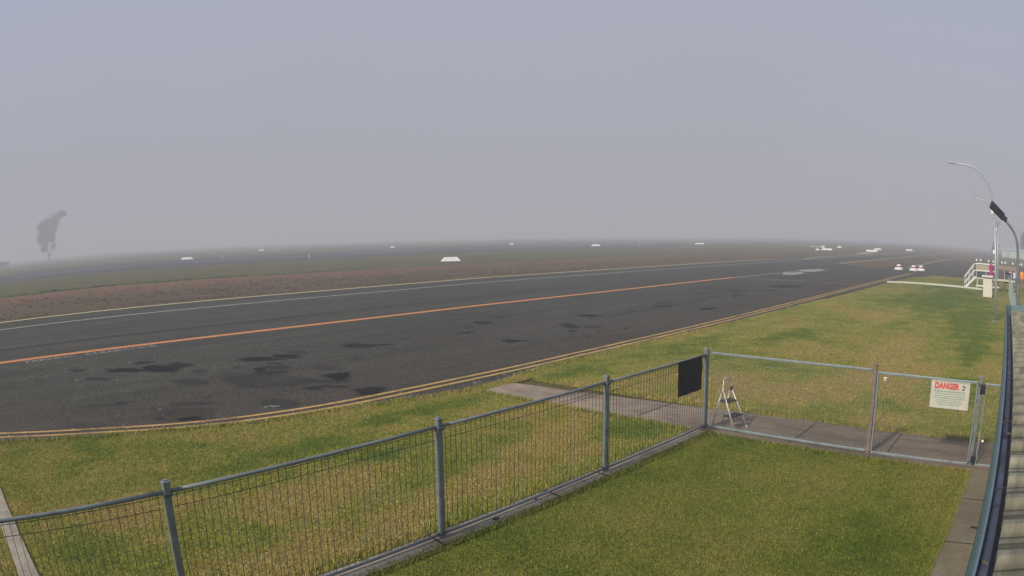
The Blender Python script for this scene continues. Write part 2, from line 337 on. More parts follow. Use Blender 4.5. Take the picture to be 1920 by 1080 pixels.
def wob(a, b, n, amp, seed=0):
    """points between a and b with a ragged sideways wobble"""
    a, b = Vector(a), Vector(b); t = (b - a).normalized(); nr = Vector((-t.y, t.x)); out = []
    for i in range(n + 1):
        p = a + (b - a) * i / n
        out.append(p + nr * amp * (mnoise.noise(Vector((p.x * 1.7 + seed, p.y * 1.7, seed))) + .5 * mnoise.noise(Vector((p.x * 6, p.y * 6, seed)))))
    return out

edge = [Vector((-40, 18.5)), Vector((-12, 18.0)), Vector((-3, 16.2))] + smooth_line(T['asphalt_edge'], 14)
edge_r = []
for i, p in enumerate(edge):
    j = .10 * mnoise.noise(Vector((p.x * 1.9, 3, 1))) + .07 * mnoise.noise(Vector((p.x * 5.3, 7, 1)))
    edge_r.append((p.x, p.y + j))
edge_x = np.array([p[0] for p in edge_r if p[0] < 76.5]); edge_y = np.array([p[1] for p in edge_r if p[0] < 76.5])
def edge_at(x): return np.interp(x, edge_x, edge_y)

# dense asphalt sheet near the camera, with the traced oil and seal patches stored per vertex
def grid_sheet(name, xs, ylo, yhi, ny, z, mat, fields):
    X = np.repeat(xs[:, None], ny, 1); t = np.linspace(0, 1, ny)[None]
    Y = ylo[:, None] * (1 - t) + yhi[:, None] * t
    v = np.stack([X.ravel(), Y.ravel(), np.full(X.size, z)], 1); nx = len(xs)
    i, j = np.meshgrid(np.arange(nx - 1), np.arange(ny - 1), indexing='ij'); a = (i * ny + j).ravel()
    f = np.stack([a, a + ny, a + ny + 1, a + 1], 1)
    me = bpy.data.meshes.new(name); me.vertices.add(len(v)); me.vertices.foreach_set('co', v.ravel())
    me.loops.add(f.size); me.loops.foreach_set('vertex_index', f.ravel())
    me.polygons.add(len(f)); me.polygons.foreach_set('loop_start', np.arange(len(f)) * 4); me.polygons.foreach_set('loop_total', np.full(len(f), 4))
    me.update(); me.validate()
    for k, fn in fields.items():
        at = me.attributes.new(k, 'FLOAT', 'POINT'); at.data.foreach_set('value', fn(v[:, 0], v[:, 1]).astype(np.float32))
    me.materials.append(mat); o = bpy.data.objects.new(name, me); C.objects.link(o); return o

def vnoise(x, y, s, seed=0):
    """cheap smooth value noise for numpy arrays"""
    g = np.random.default_rng(seed).random((64, 64)); u, v = x * s, y * s
    iu, iv = np.floor(u).astype(int), np.floor(v).astype(int); fu, fv = u - iu, v - iv
    fu, fv = fu * fu * (3 - 2 * fu), fv * fv * (3 - 2 * fv)
    a = g[iu % 64, iv % 64]; b = g[(iu + 1) % 64, iv % 64]; c_ = g[iu % 64, (iv + 1) % 64]; d = g[(iu + 1) % 64, (iv + 1) % 64]
    return (a * (1 - fu) + b * fu) * (1 - fv) + (c_ * (1 - fu) + d * fu) * fv

def stain_field(x, y):
    s = np.zeros_like(x)
    wx = x + (vnoise(x, y, 1.1, 1) - .5) * .5; wy = y + (vnoise(x, y, 1.1, 2) - .5) * .5
    for cx, cy, ax, ay, bx, by, k in T['stains']:
        if k <= 0: continue
        if math.hypot(bx, by) < .22: q_ = .22 / max(.01, math.hypot(bx, by)); bx, by = bx * q_, by * q_
        det = ax * by - ay * bx
        if abs(det) < 1e-4: continue
        dx, dy = wx - cx, wy - cy
        u = (dx * by - dy * bx) / det; w = (dy * ax - dx * ay) / det
        r = np.sqrt(u * u + w * w) + (vnoise(x, y, 2.7, 3) - .5) * .45 + (vnoise(x, y, 7.1, 4) - .5) * .3
        s = np.maximum(s, min(1, k * 1.15) * np.clip((1.20 - r) / .32, 0, 1))
    return s
xs = np.concatenate([np.arange(-6, 26, .09), np.arange(26, 62, .2)])
n_near = grid_sheet('apron', xs, edge_at(xs), np.full(len(xs), 27.0), 150, .008, M_asphalt, {'stain': stain_field})
struct(n_near)
struct(MB().sheet([(-300, 20), (-6, 16.6), (-6, 27), (62, 27), (62, edge_at(62.))] + [(a, b) for a, b in edge_r if a > 62] +
                  [(82, -30), (150, -30), (152, 20.2), (124.8, 21.06), (98.1, 19.93), (91.3, 23.15), (96.7, 29.88), (120.6, 30.6), (157.5, 32), (214, 34.6), (480, 34.6),
                   (480, 43.0), (148, 43.3), (110, 44.0), (77, 43.85), (29, 44.1), (-300, 44.3)], .008).build('taxiway', M_asphalt))
v_d = [(p.x, p.y) for p in smooth_line([(-300, 74), (-60, 73.5)] + T['dirt_far'] + [(230, 53), (480, 52)], 5)]
dirt_edge = [(a, b + .9 * mnoise.noise(Vector((a * .21, 0, 5))) + .5 * mnoise.noise(Vector((a * .9, 0, 5)))) for a, b in v_d]
struct(MB().sheet([(-300, 40), (480, 40)] + dirt_edge[::-1], .004).build('dirt_verge', M_dirt))
struct(MB().sheet([(96, 20), (96.5, 30.4), (480, 37), (480, 18), (150, 18)], .004).build('dirt_island', M_dirt))
struct(MB().sheet([(-420, 120), (900, 120), (900, 184), (-420, 184)], .004).build('runway', M_runway))

# lawns
def dry_field(x, y):
    d = np.zeros_like(x)
    for cx, cy, rx, ry, k in [(2.6, 9.5, 1.3, .7, 1), (5.2, 8.4, 1.5, .8, .9), (8.8, 7.6, 1.6, .6, .9), (10.2, 8.2, 1.0, .5, .8), (4.2, 6.9, 1.3, .5, .9), (6.6, 7.0, 1.5, .5, .9),
                              (16, 5.6, 2.6, 1.1, 1), (15, 7.6, 2.6, .8, .8), (19, 4.2, 3.2, 1.1, .9), (24, 5, 4, 1, .7), (33, 8, 6, 1.2, .5), (9.6, 6.9, .9, .3, .7), (14, 3.1, 1.2, .8, .8),
                              (9.9, 4.0, .8, 1.2, .5), (6.9, 3.2, 1, .6, .5), (6.0, 2.2, .5, .5, .3),
                              (11.0, 7.0, .8, .7, -1), (5.8, 10.4, 1.2, .5, -.4), (9.5, 11.2, 1.5, .5, -1), (14.5, 11.4, 1.4, .6, -.8), (1.6, 8.2, .8, .8, -.9), (22, 11.5, 3, .8, -.8), (18, 2.0, 2, .7, -1.2),
                              (25, 2.2, 4, .7, -1), (12, 9.6, .4, 1, -.5), (34, 3, 9, 2.2, -1.1), (46, 6, 14, 4, -1.0), (62, 9, 12, 4, -.8), (24, 9.5, 3, .8, -.7), (8.2, 1.6, 1.6, .8, -.9), (5.2, 4.2, 1.3, .8, -.3), (3.5, 9.9, .6, .3, -1), (6.9, 9.3, .4, .3, -1)]:
        r = np.sqrt(((x - cx) / rx) ** 2 + ((y - cy) / ry) ** 2) + (vnoise(x, y, 1.9, 5) - .5) * .7
        d += k * np.clip(1.25 - r, 0, 1)
    return np.clip(d, -1.2, 1.2)
def lawn(name, xs, lo, hi, ny, mat): return struct(grid_sheet(name, xs, lo, hi, ny, .012, mat, {'dry': dry_field}))
def rag(x, seed, a=.03): return (vnoise(x, x * 0 + seed, 3.1, seed) - .5) * 2 * a + (vnoise(x, x * 0 + seed, 11, seed) - .5) * 2 * a
xs = np.arange(-6, 11.52, .07)
lawn('lawn', xs, 6.20 + rag(xs, 2, .02), np.minimum(edge_at(xs) - .05, 18), 80, M_lawn)
xs = np.arange(13.2, 79, .25); lawn('far_lawn', np.concatenate([xs]), np.full(len(xs), -14.), edge_at(np.minimum(xs, 76)) - .06, 110, M_lawn)
xs = np.arange(-2, 11.50, .07); lawn('yard_lawn', xs, .74 + .01 * (xs - 8) + rag(xs, 4, .03), 5.86 + rag(xs, 6, .05), 50, M_yard)

# paths
pa = wob((11.58, -.6), (11.50, 11.55), 60, .035, 1); pb = wob((12.6, 11.70), (13.30, 4.8), 40, .05, 2) + wob((13.32, 4.8), (13.30, -.6), 40, .05, 3)
struct(MB().slab([tuple(p) for p in pa + pb], -.05, .040).build('path', M_path))
j = MB()
for a, b in ((T['pathjoint1'][0], T['pathjoint1'][1]), ((11.56, 9.4), (13.0, 9.42)), (T['pathjoint2'][1], T['pathjoint2'][0]), (T['pathjoint3'][1], T['pathjoint3'][0]), ((11.62, 4.36), (12.47, 4.37)), ((11.6, 2.57), (12.44, 2.57))):
    j.add(*ribbon(wob(a, b, 14, .012, 9), .022, .0445))
struct(j.build('path_joints', M_joint))
struct(MB().slab([tuple(p) for p in wob((-2, .60), (11.56, .80), 60, .018, 5)] + [(11.56, -.9), (-2, -.9)], -.05, .034).build('patio', M_patio))
j = MB()
for a, b in (((10.1, .76), (10.06, -.8)), ((8.43, .72), (8.40, -.8)), ((6.7, .7), (6.66, -.8)), ((4.9, .68), (4.9, -.8))): j.add(*ribbon(wob(a, b, 14, .01, 9), .02, .0385))
j.add(*ribbon([(9.0, .36), (8.96, .2), (9.02, .02)], .07, .0385))
struct(j.build('patio_joints', M_joint))
inn = wob((-2.4, 5.84), (11.62, 5.90), 90, .03, 6); out = wob((-2.4, 6.18), (11.62, 6.24), 90, .02, 7)
struct(MB().slab([tuple(p) for p in inn] + [tuple(p) for p in out[::-1]], -.05, .036).build('mowing_strip', M_strip))
j = MB()
for x_ in (8.42, 5.18, 7.3, 1.95): j.add(*ribbon(wob((x_, 5.85), (x_ + .05, 6.2), 8, .02, x_), .03, .0405))
j.add([(6.15 + .055 * math.cos(a), 5.98 + .04 * math.sin(a), .0405) for a in np.linspace(0, 2 * math.pi, 12, False)], [tuple(range(12))])
struct(j.build('strip_joints', M_joint))
struct(MB().slab([tuple(p) for p in wob((.72, 6.24), (.70, 11.6), 40, .015, 8)] + [tuple(p) for p in wob((.44, 11.6), (.40, 6.24), 40, .015, 9)], -.05, .045).build('garden_edging', M_strip))
kb = smooth_line(T['kerb'], 4)
struct(MB().slab([(p.x - .16, p.y) for p in kb] + [(p.x + .16, p.y) for p in kb[::-1]], -.05, .14).build('kerb', M_kerbw))
struct(MB().sheet(T['pad1'], .012).build('concrete_pad', M_pale)); struct(MB().sheet(T['pad2'], .012).build('concrete_pad', M_pale))
struct(MB().sheet(T['pale_strip'], .012).build('pale_ground_strip', M_pale))

# painted lines
def line(name, pts, w, mat, z=.013): return struct(MB().add(*ribbon(pts, w, z)).build(name, mat))
la = smooth_line([(-12, 18.9), (-3, 16.9)] + T['edge_line_a'], 8); lb = smooth_line([(-12, 18.6), (-3, 16.6)] + T['edge_line_b'], 8)
ea = [p for p in la]; lb2 = []
for p in ea:                                       # the second line keeps a true distance to the first
    lb2.append(Vector((p.x, p.y - .36)))
for pts in (ea, lb2):
    far_ = [p for p in pts if p.x > 6.3]; near_ = [p for p in pts if p.x <= 6.3] + far_[:1]
    line('edge_line', far_, .13, M_edgey, .0125); line('worn_edge_line', near_, .13, M_edgew, .0125)
line('taxiway_edge_line', [(-300, 43.6), (10, 43.6), (45, 43.75), (76, 43.5), (104, 43.2), (112, 40.6), (122, 41.8), (150, 42.4), (480, 42.4)], .34, M_yellow)
line('taxiway_white_line', [(-300, 39.2), (15, 39.0), (45, 39.3), (85, 38.9), (200, 39)], .26, M_white)
line('tar_seam', [(-300, 30.1), (20, 29.9), (32, 29.8), (64, 30.1), (90, 30.0)], .30, M_seal)
line('centre_line', [(-300, 26.3), (20, 26.32), (56.6, 26.75)], .44, M_orange)
line('centre_line_stripe', [(-300, 26.3), (20, 26.32), (56.6, 26.75)], .05, M_seal, .0172)
for a, b in ((57, 61.5), (62.6, 66.2), (67.2, 71), (72, 76.5)): line('centre_dash', [(a, 26.75), (b, 26.5)], .22, M_white)
line('hold_line', T['perp'], .26, M_tan, .0165)
line('turn_line', [(97.7, 30.2), (122, 31.0), (160, 32.5), (216, 34.9), (400, 40)], .30, M_yellow)
line('turn_line', [(97.9, 30.1), (94.5, 26.3), (90.4, 22.9)], .35, M_tan); line('turn_line', T['right_line'] + [(200, 23.6)], .30, M_white)
for x0 in range(-400, 880, 42): line('runway_dash', [(x0, 152), (x0 + 30, 152)], .9, M_rwhite, .009)
line('crack_seal', wob((6.6, 43.4), (5.6, 39.6), 20, .15, 3), .07, M_seal, .0135); line('crack_seal', smooth_line([(22.5, 25.3), (22.2, 24.4), (22.9, 23.4), (24.4, 22.9)], 6), .06, M_seal, .0135)

def text_mesh(body, size, mat, name, parent=None, extrude=0.0, bold=0.0, sx=1.0):
    cu = bpy.data.curves.new(name, 'FONT'); cu.body = body; cu.size = size; cu.extrude = extrude; cu.offset = bold; cu.resolution_u = 3
    o = bpy.data.objects.new(name, cu); C.objects.link(o); dg = bpy.context.evaluated_depsgraph_get()
    me = bpy.data.meshes.new_from_object(o.evaluated_get(dg)); bpy.data.objects.remove(o); bpy.data.curves.remove(cu)
    w = max(v.co.x for v in me.vertices); 
    for v in me.vertices: v.co.x *= sx
    me.materials.clear(); me.materials.append(mat); o = bpy.data.objects.new(name, me); C.objects.link(o)
    if parent: o.parent = parent
    return o, w * sx
o, w = text_mesh('PARKING', .62, M_text, 'painted_lettering', bold=.02); o.location = (3.62, 25.42, .0135); o.scale = (2.15 / w, 1, 1); struct(o)
o, w = text_mesh('CLEARANCE', .62, M_text, 'painted_lettering', bold=.02); o.location = (6.15, 25.42, .0135); o.scale = (2.85 / w, 1, 1); struct(o)

# ---- grass blades and small stones (nobody could count them)
def blades(name, pts, h, w, mat, label, lean=.6):
    n = len(pts); a = rng.random(n) * 2 * np.pi; h = h * (.5 + rng.random(n)); w = w * (.6 + .8 * rng.random(n)); le = lean * (rng.random(n) + .2) * h; b = rng.random(n) * 2 * np.pi
    p = pts; dx, dy = np.cos(a) * w / 2, np.sin(a) * w / 2
    v = np.zeros((n, 3, 3)); v[:, 0, :2] = p + np.stack([dx, dy], 1); v[:, 1, :2] = p - np.stack([dx, dy], 1); v[:, 2, :2] = p + np.stack([np.cos(b) * le, np.sin(b) * le], 1)
    v[:, :2, 2] = .010; v[:, 2, 2] = .012 + h
    me = bpy.data.meshes.new(name); me.vertices.add(3 * n); me.vertices.foreach_set('co', v.ravel()); me.loops.add(3 * n); me.loops.foreach_set('vertex_index', np.arange(3 * n))
    me.polygons.add(n); me.polygons.foreach_set('loop_start', np.arange(n) * 3); me.polygons.foreach_set('loop_total', np.full(n, 3)); me.update()
    at = me.attributes.new('dry', 'FLOAT', 'POINT'); at.data.foreach_set('value', np.repeat(dry_field(p[:, 0], p[:, 1]), 3).astype(np.float32))
    me.materials.append(mat); o = bpy.data.objects.new(name, me); C.objects.link(o); return tag(o, label, 'grass', kind='stuff')
def blade_mat(name, dark, mid, dry, dryness):
    m = Mat(name); big = m.noise(.16, 5, .6, dist=.6); med = m.noise(1.1, 5, .65, dist=.4)
    f = m.math('ADD', m.math('MULTIPLY', big, .55), m.math('MULTIPLY', med, .45)); f = m.math('ADD', f, m.math('MULTIPLY', m.attr('dry'), .17))
    geo = m.n('ShaderNodeNewGeometry'); r = geo.outputs['Random Per Island']
    f = m.math('ADD', f, m.math('MULTIPLY', m.math('SUBTRACT', r, .5), .22))
    c = m.ramp(f, [(.34, dark), (.47, mid), (.47 + dryness, dry), (.8, tuple(v * 1.1 for v in dry))])
    c = m.mix(1.0, c, m.ramp(r, [(0, .72), (1, 1.42)]), 'MULTIPLY'); return m.done(c, .75, 0, .25)
MB_lawn = blade_mat('lawn_blades', (.135, .185, .022), (.25, .255, .040), (.37, .285, .085), .13)
MB_yard = blade_mat('yard_blades', (.098, .140, .013), (.165, .19, .023), (.255, .222, .05), .19)
def scatter(n, x0, x1, y0, y1, keep): 
    p = np.stack([x0 + (x1 - x0) * rng.random(n), y0 + (y1 - y0) * rng.random(n)], 1); return p[keep(p[:, 0], p[:, 1])]
def clumpy(p, s=14, thr=.38): return p[vnoise(p[:, 0], p[:, 1], s, 11) + .5 * rng.random(len(p)) > thr + .12]
outer = clumpy(scatter(330000, -.5, 11.47, 6.22, 14.8, lambda x, y: (y < edge_at(x) - .02) & ~((x > .42) & (x < .74) & (y < 11.6)) & (x + y > 6.8)))
blades('lawn_grass', outer, .024, .011, MB_lawn, 'short patchy sunlit grass between the mesh fence and the apron')
beyond = clumpy(scatter(420000, 13.34, 62, .3, 14, lambda x, y: (y < edge_at(x) - .02) & (rng.random(len(x)) < np.clip((60 - x) / 38, 0, 1) ** 1.3)), 6)
blades('far_lawn_grass', beyond, .026, .015, MB_lawn, 'longer mottled grass beyond the concrete path and gate')
inner_ = clumpy(scatter(220000, 2.2, 11.46, .78, 5.86, lambda x, y: x + y > 4.5))
blades('yard_grass', inner_, .020, .010, MB_yard, 'short green grass in the yard inside the fence')
# longer tufts along edges
E_ = [scatter(16000, -.5, 11.5, 6.18, 6.48, lambda x, y: rng.random(len(x)) > (y - 6.18) / .34),
      scatter(9000, 13.28, 13.62, .2, 12.2, lambda x, y: rng.random(len(x)) > .25),
      scatter(3000, 11.38, 11.56, 6.3, 11.6, lambda x, y: x > 0), scatter(2500, 12.45, 13.3, 11.62, 12.0, lambda x, y: x > 0), scatter(1800, 11.4, 12.6, 11.6, 12.0, lambda x, y: x > 0)]
xe = rng.random(16000) * 42 - 2; E_.append(np.stack([xe, edge_at(xe) - .10 + .16 * rng.random(16000) ** 2 * np.sign(rng.random(16000) - .4)], 1))
e2 = [scatter(9000, 2.2, 11.55, 5.78, 5.93, lambda x, y: x > 0), scatter(9000, 2.2, 11.5, .70, .84, lambda x, y: x > 0), scatter(2500, 11.42, 11.56, .9, 5.9, lambda x, y: x > 0)]
blades('edge_grass', np.concatenate(E_), .065, .014, MB_lawn, 'unmown ragged grass along the fence, path and apron edges', .7)
blades('yard_edge_grass', np.concatenate(e2), .045, .014, MB_yard, 'ragged grass along the concrete edges inside the yard', .7)
# grassy lip on the far side of the dirt verge, and weeds and clods on it
lip = MB(); de = [p for p in dirt_edge if -120 < p[0] < 130]
pts_lip = []
for i in range(len(de) - 1):
    for k in range(16):
        t = k / 16; x = de[i][0] + (de[i + 1][0] - de[i][0]) * t; y = de[i][1] + (de[i + 1][1] - de[i][1]) * t; pts_lip.append((x, y))
vs, fs = [], []
for i, (x, y) in enumerate(pts_lip):
    h = (.16 + .16 * mnoise.noise(Vector((x * .8, 0, 2))) + .10 * mnoise.noise(Vector((x * 2.9, 0, 2)))) * max(.12, min(1, (70 - x) / 50))
    vs += [(x, y - .1, -.02), (x, y + .05, max(.03, h)), (x, y + .9, max(.02, h * .7)), (x, y + 2.4, -.02)]
for i in range(len(pts_lip) - 1):
    for k in range(3): fs.append((i * 4 + k, (i + 1) * 4 + k, (i + 1) * 4 + k + 1, i * 4 + k + 1))
lip.add(vs, fs); tag(lip.build('grass_lip', grass_mat('lip_grass', (.028, .058, .010), (.055, .085, .018), (.08, .09, .03), .16, .5)), 'taller green grass lip along the far edge of the dirt verge', 'grass', kind='stuff')
def lumps(name, pts, r, mat, label, cat, zs=.5):
    vs, fs = [], []
    for (x, y) in pts:
        s = r * (.4 + 1.2 * random.random()); n = len(vs); k = 6; ph = random.random() * 6
        rr = [s * (.7 + .6 * random.random()) for _ in range(k)]
        vs += [(x + rr[i] * math.cos(ph + i * 2 * math.pi / k), y + rr[i] * math.sin(ph + i * 2 * math.pi / k), -.01) for i in range(k)]
        vs += [(x + .55 * rr[i] * math.cos(ph + i * 2 * math.pi / k), y + .55 * rr[i] * math.sin(ph + i * 2 * math.pi / k), s * zs * (.6 + .5 * random.random())) for i in range(k)]
        vs.append((x, y, s * zs * 1.1))
        for i in range(k):
            fs += [(n + i, n + (i + 1) % k, n + k + (i + 1) % k, n + k + i), (n + k + i, n + k + (i + 1) % k, n + 2 * k)]
    return tag(MB().add(vs, fs).build(name, mat), label, cat, kind='stuff')
P = [(x, y) for x, y in zip(rng.random(14000) * 170 - 20, 45.0 + 22 * rng.random(14000) ** 1.2) if vnoise(np.array([x * .22]), np.array([y]), .8, 21)[0] + .25 * rng.random() > .68 + max(0, x - 40) * .004][:3600]
lumps('weed_tufts', P, .10, plain('weed', (.060, .052, .030), .95, var=.5, scale=.8), 'small dark weed tufts scattered over the dirt verge', 'weeds', .5)
P = [(x, y) for x, y in zip(rng.random(1500) * 130 - 10, 45 + rng.random(1500) * 22)]
lumps('dirt_clods', P, .16, M_dirt, 'brown clods and stones on the dirt verge', 'stones', .45)
P = [(x, edge_at(x) + .15 + abs(rng.normal()) * .35) for x in rng.random(420) * 32 + 1] + [(x, y) for x, y in zip(rng.random(160) * 50, 15 + rng.random(160) * 26)] + [(12.3, 12.6 - .1 * i) for i in range(3)]
lumps('pebbles', P, .024, plain('pebble', (.26, .22, .18), .9, var=.4), 'small pale pebbles and crumbs lying on the asphalt edge', 'stones', .6)
P = [(7.32 + .12 * rng.normal(), 13.85 + .06 * rng.normal()) for _ in range(26)]
lumps('spilt_gravel', P, .030, plain('spilt', (.16, .19, .17), .9, var=.3), 'small pale grey-green heap of spilt gravel on the asphalt', 'gravel', .5)
# ================================================================== objects
M_galv = plain('galvanised', (.26, .30, .29), .5, .4, var=.14, dirt=(.16, .15, .13))
M_post = plain('weathered_post', (.20, .225, .22), .5, .2, var=.14, dirt=(.14, .13, .11))
M_wire = plain('fence_wire', (.055, .07, .062), .6, .3, var=.2)
M_wirel = plain('gate_wire', (.30, .30, .24), .55, .3, var=.2)
M_rust = plain('rusty_post', (.22, .165, .135), .8, .1, var=.25, dirt=(.12, .07, .05))
M_black = plain('black_plastic', (.018, .018, .024), .5)
M_ladder = plain('ladder_aluminium', (.58, .56, .50), .45, .35, var=.12)
M_tread = plain('ladder_tread', (.055, .035, .055), .8, var=.3)
M_cream = plain('cream_paint', (.55, .50, .40), .6, var=.08)
M_wpaint = plain('white_paint', (.72, .71, .66), .55, var=.08)
M_wmark = plain('marker_white', (.80, .79, .74), .6, var=.08)
M_dark = plain('dark_frame', (.04, .035, .032), .7)

# ---- mesh fence along the lawn
FY = 6.04
M_brk = plain('bracket_dark', (.10, .11, .12), .6, .2)
fence = tag(empty('mesh_fence', (11.68, FY, 0)), 'long galvanised mesh fence on a concrete strip, from the bottom left to the ladder', 'fence')
def loc(v, root): return (v[0] - root.location.x, v[1] - root.location.y, v[2])
posts_x = [11.68, 8.56, 5.30, 2.07, -1.15]
def post(root, x, y, h=1.47, mat=M_post, w=.068, name='post'):
    p = MB().box(loc((x, y, h / 2 - .02), root), (w, w, h + .04), bev=.006).build(name, mat, root)
    cp = MB().box(loc((x, y, h + .012), root), (w + .012, w + .012, .03), bev=.008).box(loc((x, y, h + .032), root), (w * .6, w * .6, .014), bev=.004)
    cp.build('post_cap', mat, p)
    for z in (.10, 1.37):
        MB().box(loc((x, y, z), root), (w + .022, w + .022, .032), bev=.006).build('bracket', M_brk if mat is M_post else mat, p)
    return p
for x in posts_x: post(fence, x, FY)
for i in range(4):
    x1, x0 = posts_x[i] - .045, posts_x[i + 1] + .045
    sag = .004
    MB().tube([loc((x0 + (x1 - x0) * t, FY, 1.395 - sag * math.sin(math.pi * t)), fence) for t in (0, .25, .5, .75, 1)], .021, 10).build('top_rail', M_post, fence, True)
    MB().tube([loc((x0 + (x1 - x0) * t, FY, .085 - sag * math.sin(math.pi * t)), fence) for t in (0, .25, .5, .75, 1)], .019, 10).build('bottom_rail', M_post, fence, True)
    wm = MB(); n = int((x1 - x0) / .0825); r_ = .0034
    for k in range(n):
        x = x0 + .05 + (x1 - x0 - .1) * k / (n - 1); j = .0025 * math.sin(k * 7.3)
        wm.tube([loc((x, FY, .09), fence), loc((x + j, FY - .004, .75), fence), loc((x, FY, 1.385), fence)], r_, 5, False)
    for z in (.135, 1.245, 1.355):
        wm.tube([loc((x0 + .02, FY - .005, z), fence), loc((x1 - .02, FY - .005, z), fence)], r_ * 1.1, 5, False)
    wm.build('wire_mesh', M_wire, fence)
MB().tube([loc((6.98, FY, -.02), fence), loc((6.98, FY, .08), fence)], .014, 8).build('support_foot', M_post, fence)

GX = 11.76
# ---- infill panel, gate leaf, side panel: all across the path
def leaf_panel(root, ya, yb, zt, zb, stiles, mat=M_galv):
    MB().box(loc((GX, (ya + yb) / 2, zt), root), (.04, abs(ya - yb), .042), bev=.008).build('top_rail', mat, root)
    MB().box(loc((GX, (ya + yb) / 2, zb), root), (.04, abs(ya - yb), .045), bev=.008).build('bottom_rail', mat, root)
    for y in stiles: MB().box(loc((GX, y, (zt + zb) / 2), root), (.038, .038, zt - zb - .045), bev=.006).build('stile', mat, root)
    wm = MB(); n = int(abs(ya - yb) / .05)
    for k in range(n + 1):
        y = ya + (yb - ya) * (k + .5) / (n + 1)
        wm.tube([loc((GX, y, zb + .01), root), loc((GX, y, zt - .01), root)], .0025, 4, False)
    for z in (zb + .33, zt - .15, zb + .05, zt - .5, zb + .66): wm.tube([loc((GX, ya, z), root), loc((GX, yb, z), root)], .0011 if z != zt - .15 else .0016, 4, False)
    wm.build('wire_mesh', M_wirel, root)
pan = tag(empty('mesh_fence', (GX, 4.5, 0)), 'mesh fence panel in front of the step ladder, ending at the rusty brown post', 'fence')
leaf_panel(pan, 5.99, 2.955, 1.42, .075, ())
pp = post(pan, GX, 2.905, 1.49, M_rust, .07, 'rusty_post'); tag(pp, 'brown rusty post')
gate = tag(empty('gate', (GX, 1.85, 0)), 'galvanised mesh gate with the danger sign on it, right of the rusty brown post', 'gate')
leaf_panel(gate, 2.855, .86, 1.385, .06, (2.845, .87))
MB().lathe([(.012, 0), (.03, .006), (.03, .02), (.012, .03)], 14, loc((GX - .03, 2.70, 1.30), gate)).box(loc((GX - .022, 2.70, 1.285), gate), (.02, .05, .02)).build('latch', M_wmark, gate)
side = tag(empty('mesh_fence', (GX, .5, 0)), 'narrow wire mesh panel with its black-hinged post, between the gate and the building gutter', 'fence')
post(side, GX, .80, 1.47, M_post, .075); leaf_panel(side, .70, -.36, 1.375, .055, (.685,))
for z in (1.30, .16): 
    MB().box(loc((GX - .045, .745, z), side), (.05, .11, .15 if z > 1 else .10), bev=.012).build('hinge', M_black, side)
MB().box(loc((GX - .04, .60, .47), side), (.03, .05, .035), bev=.006).build('latch', M_wmark, side)

# ---- danger sign hung on the gate
sign = tag(empty('danger_sign', (GX - .035, 1.416, 1.15)), 'white rectangular warning sign with red DANGER lettering hanging on the gate', 'sign')
MB().box((0, 0, 0), (.008, .80, .445), bev=.003).build('board', plain('sign_board', (.55, .53, .44), .5, var=.06), sign)
fr = MB()
for y in (-.392, .392): fr.box((-.007, y, 0), (.006, .010, .43))
for z in (-.214, .214): fr.box((-.007, 0, z), (.006, .774, .010))
fr.build('border', plain('sign_border', (.42, .42, .34), .5), sign)
rot = Matrix.Rotation(R(-90), 4, 'Z') @ Matrix.Rotation(R(90), 4, 'X')
M_red = plain('sign_red', (.62, .075, .075), .5, var=.05); M_green = plain('sign_green', (.20, .33, .24), .6, var=.1)
o, w = text_mesh('DANGER', .128, M_red, 'lettering', sign, .0008, .0065); o.matrix_local = Matrix.Translation((-.0055, .325, .098)) @ rot @ Matrix.Diagonal((.50 / w, 1, 1, 1))
bars = MB(); random.seed(3)
for r_, (z, a, b, h) in enumerate([(.055, .33, -.33, .020), (.018, .30, -.30, .011), (-.018, .31, -.30, .011), (-.052, .31, -.31, .012), (-.088, .26, -.27, .011), (-.122, .26, -.27, .011), (-.156, .23, -.22, .011)]):
    y = a
    while y > b + .03:
        wd = random.uniform(.03, .085); wd = min(wd, y - b)
        bars.box((-.0052, y - wd / 2, z), (.0016, wd, h)); y -= wd + .014
bars.build('small_print', M_green, sign)
MB().add([(-.0056, -.245, .175), (-.0056, -.315, .150), (-.0056, -.30, .135), (-.0056, -.235, .158)], [(0, 1, 2, 3)]).add([(-.0056, -.29, .118), (-.0056, -.255, .128), (-.0056, -.235, .100), (-.0056, -.275, .092)], [(0, 1, 2, 3)]).build('symbol', plain('sign_dark', (.04, .06, .05), .6), sign)

# ---- dark shade cloth tied on the last fence panel
m = Mat('shade_cloth'); wv = m.noise(60, 2, .5); c = m.ramp(m.noise(3, 5, .6), [(.3, (.030, .026, .024)), (.7, (.056, .048, .042))]); m.bump(wv, .3, .003); M_cloth = m.done(c, .95, 0, .1)
vs, fs = [], []; nx, nz = 16, 12
for s_ in (0, 1):
    for i in range(nx + 1):
        for k in range(nz + 1):
            vs.append((i / nx * .86, -.004 * s_ + .008 * math.sin(i * .9) * (k / nz) + .004 * math.sin(k), -k / nz * .60))
n1 = (nx + 1) * (nz + 1)
for i in range(nx):
    for k in range(nz):
        a = i * (nz + 1) + k; fs += [(a, a + 1, a + nz + 2, a + nz + 1), (n1 + a, n1 + a + nz + 1, n1 + a + nz + 2, n1 + a + 1)]
bd = [i * (nz + 1) for i in range(nx + 1)] + [nx * (nz + 1) + k for k in range(1, nz + 1)] + [i * (nz + 1) + nz for i in range(nx - 1, -1, -1)] + [k for k in range(nz - 1, 0, -1)]
for i in range(len(bd)): a, b = bd[i], bd[(i + 1) % len(bd)]; fs.append((a, b, n1 + b, n1 + a))
cl = MB().add(vs, fs).build('shade_cloth', M_cloth); cl.location = (10.60, FY - .030, 1.405)
tag(cl, 'dark brown rectangle of cloth hanging on the mesh fence beside the corner post', 'cloth')

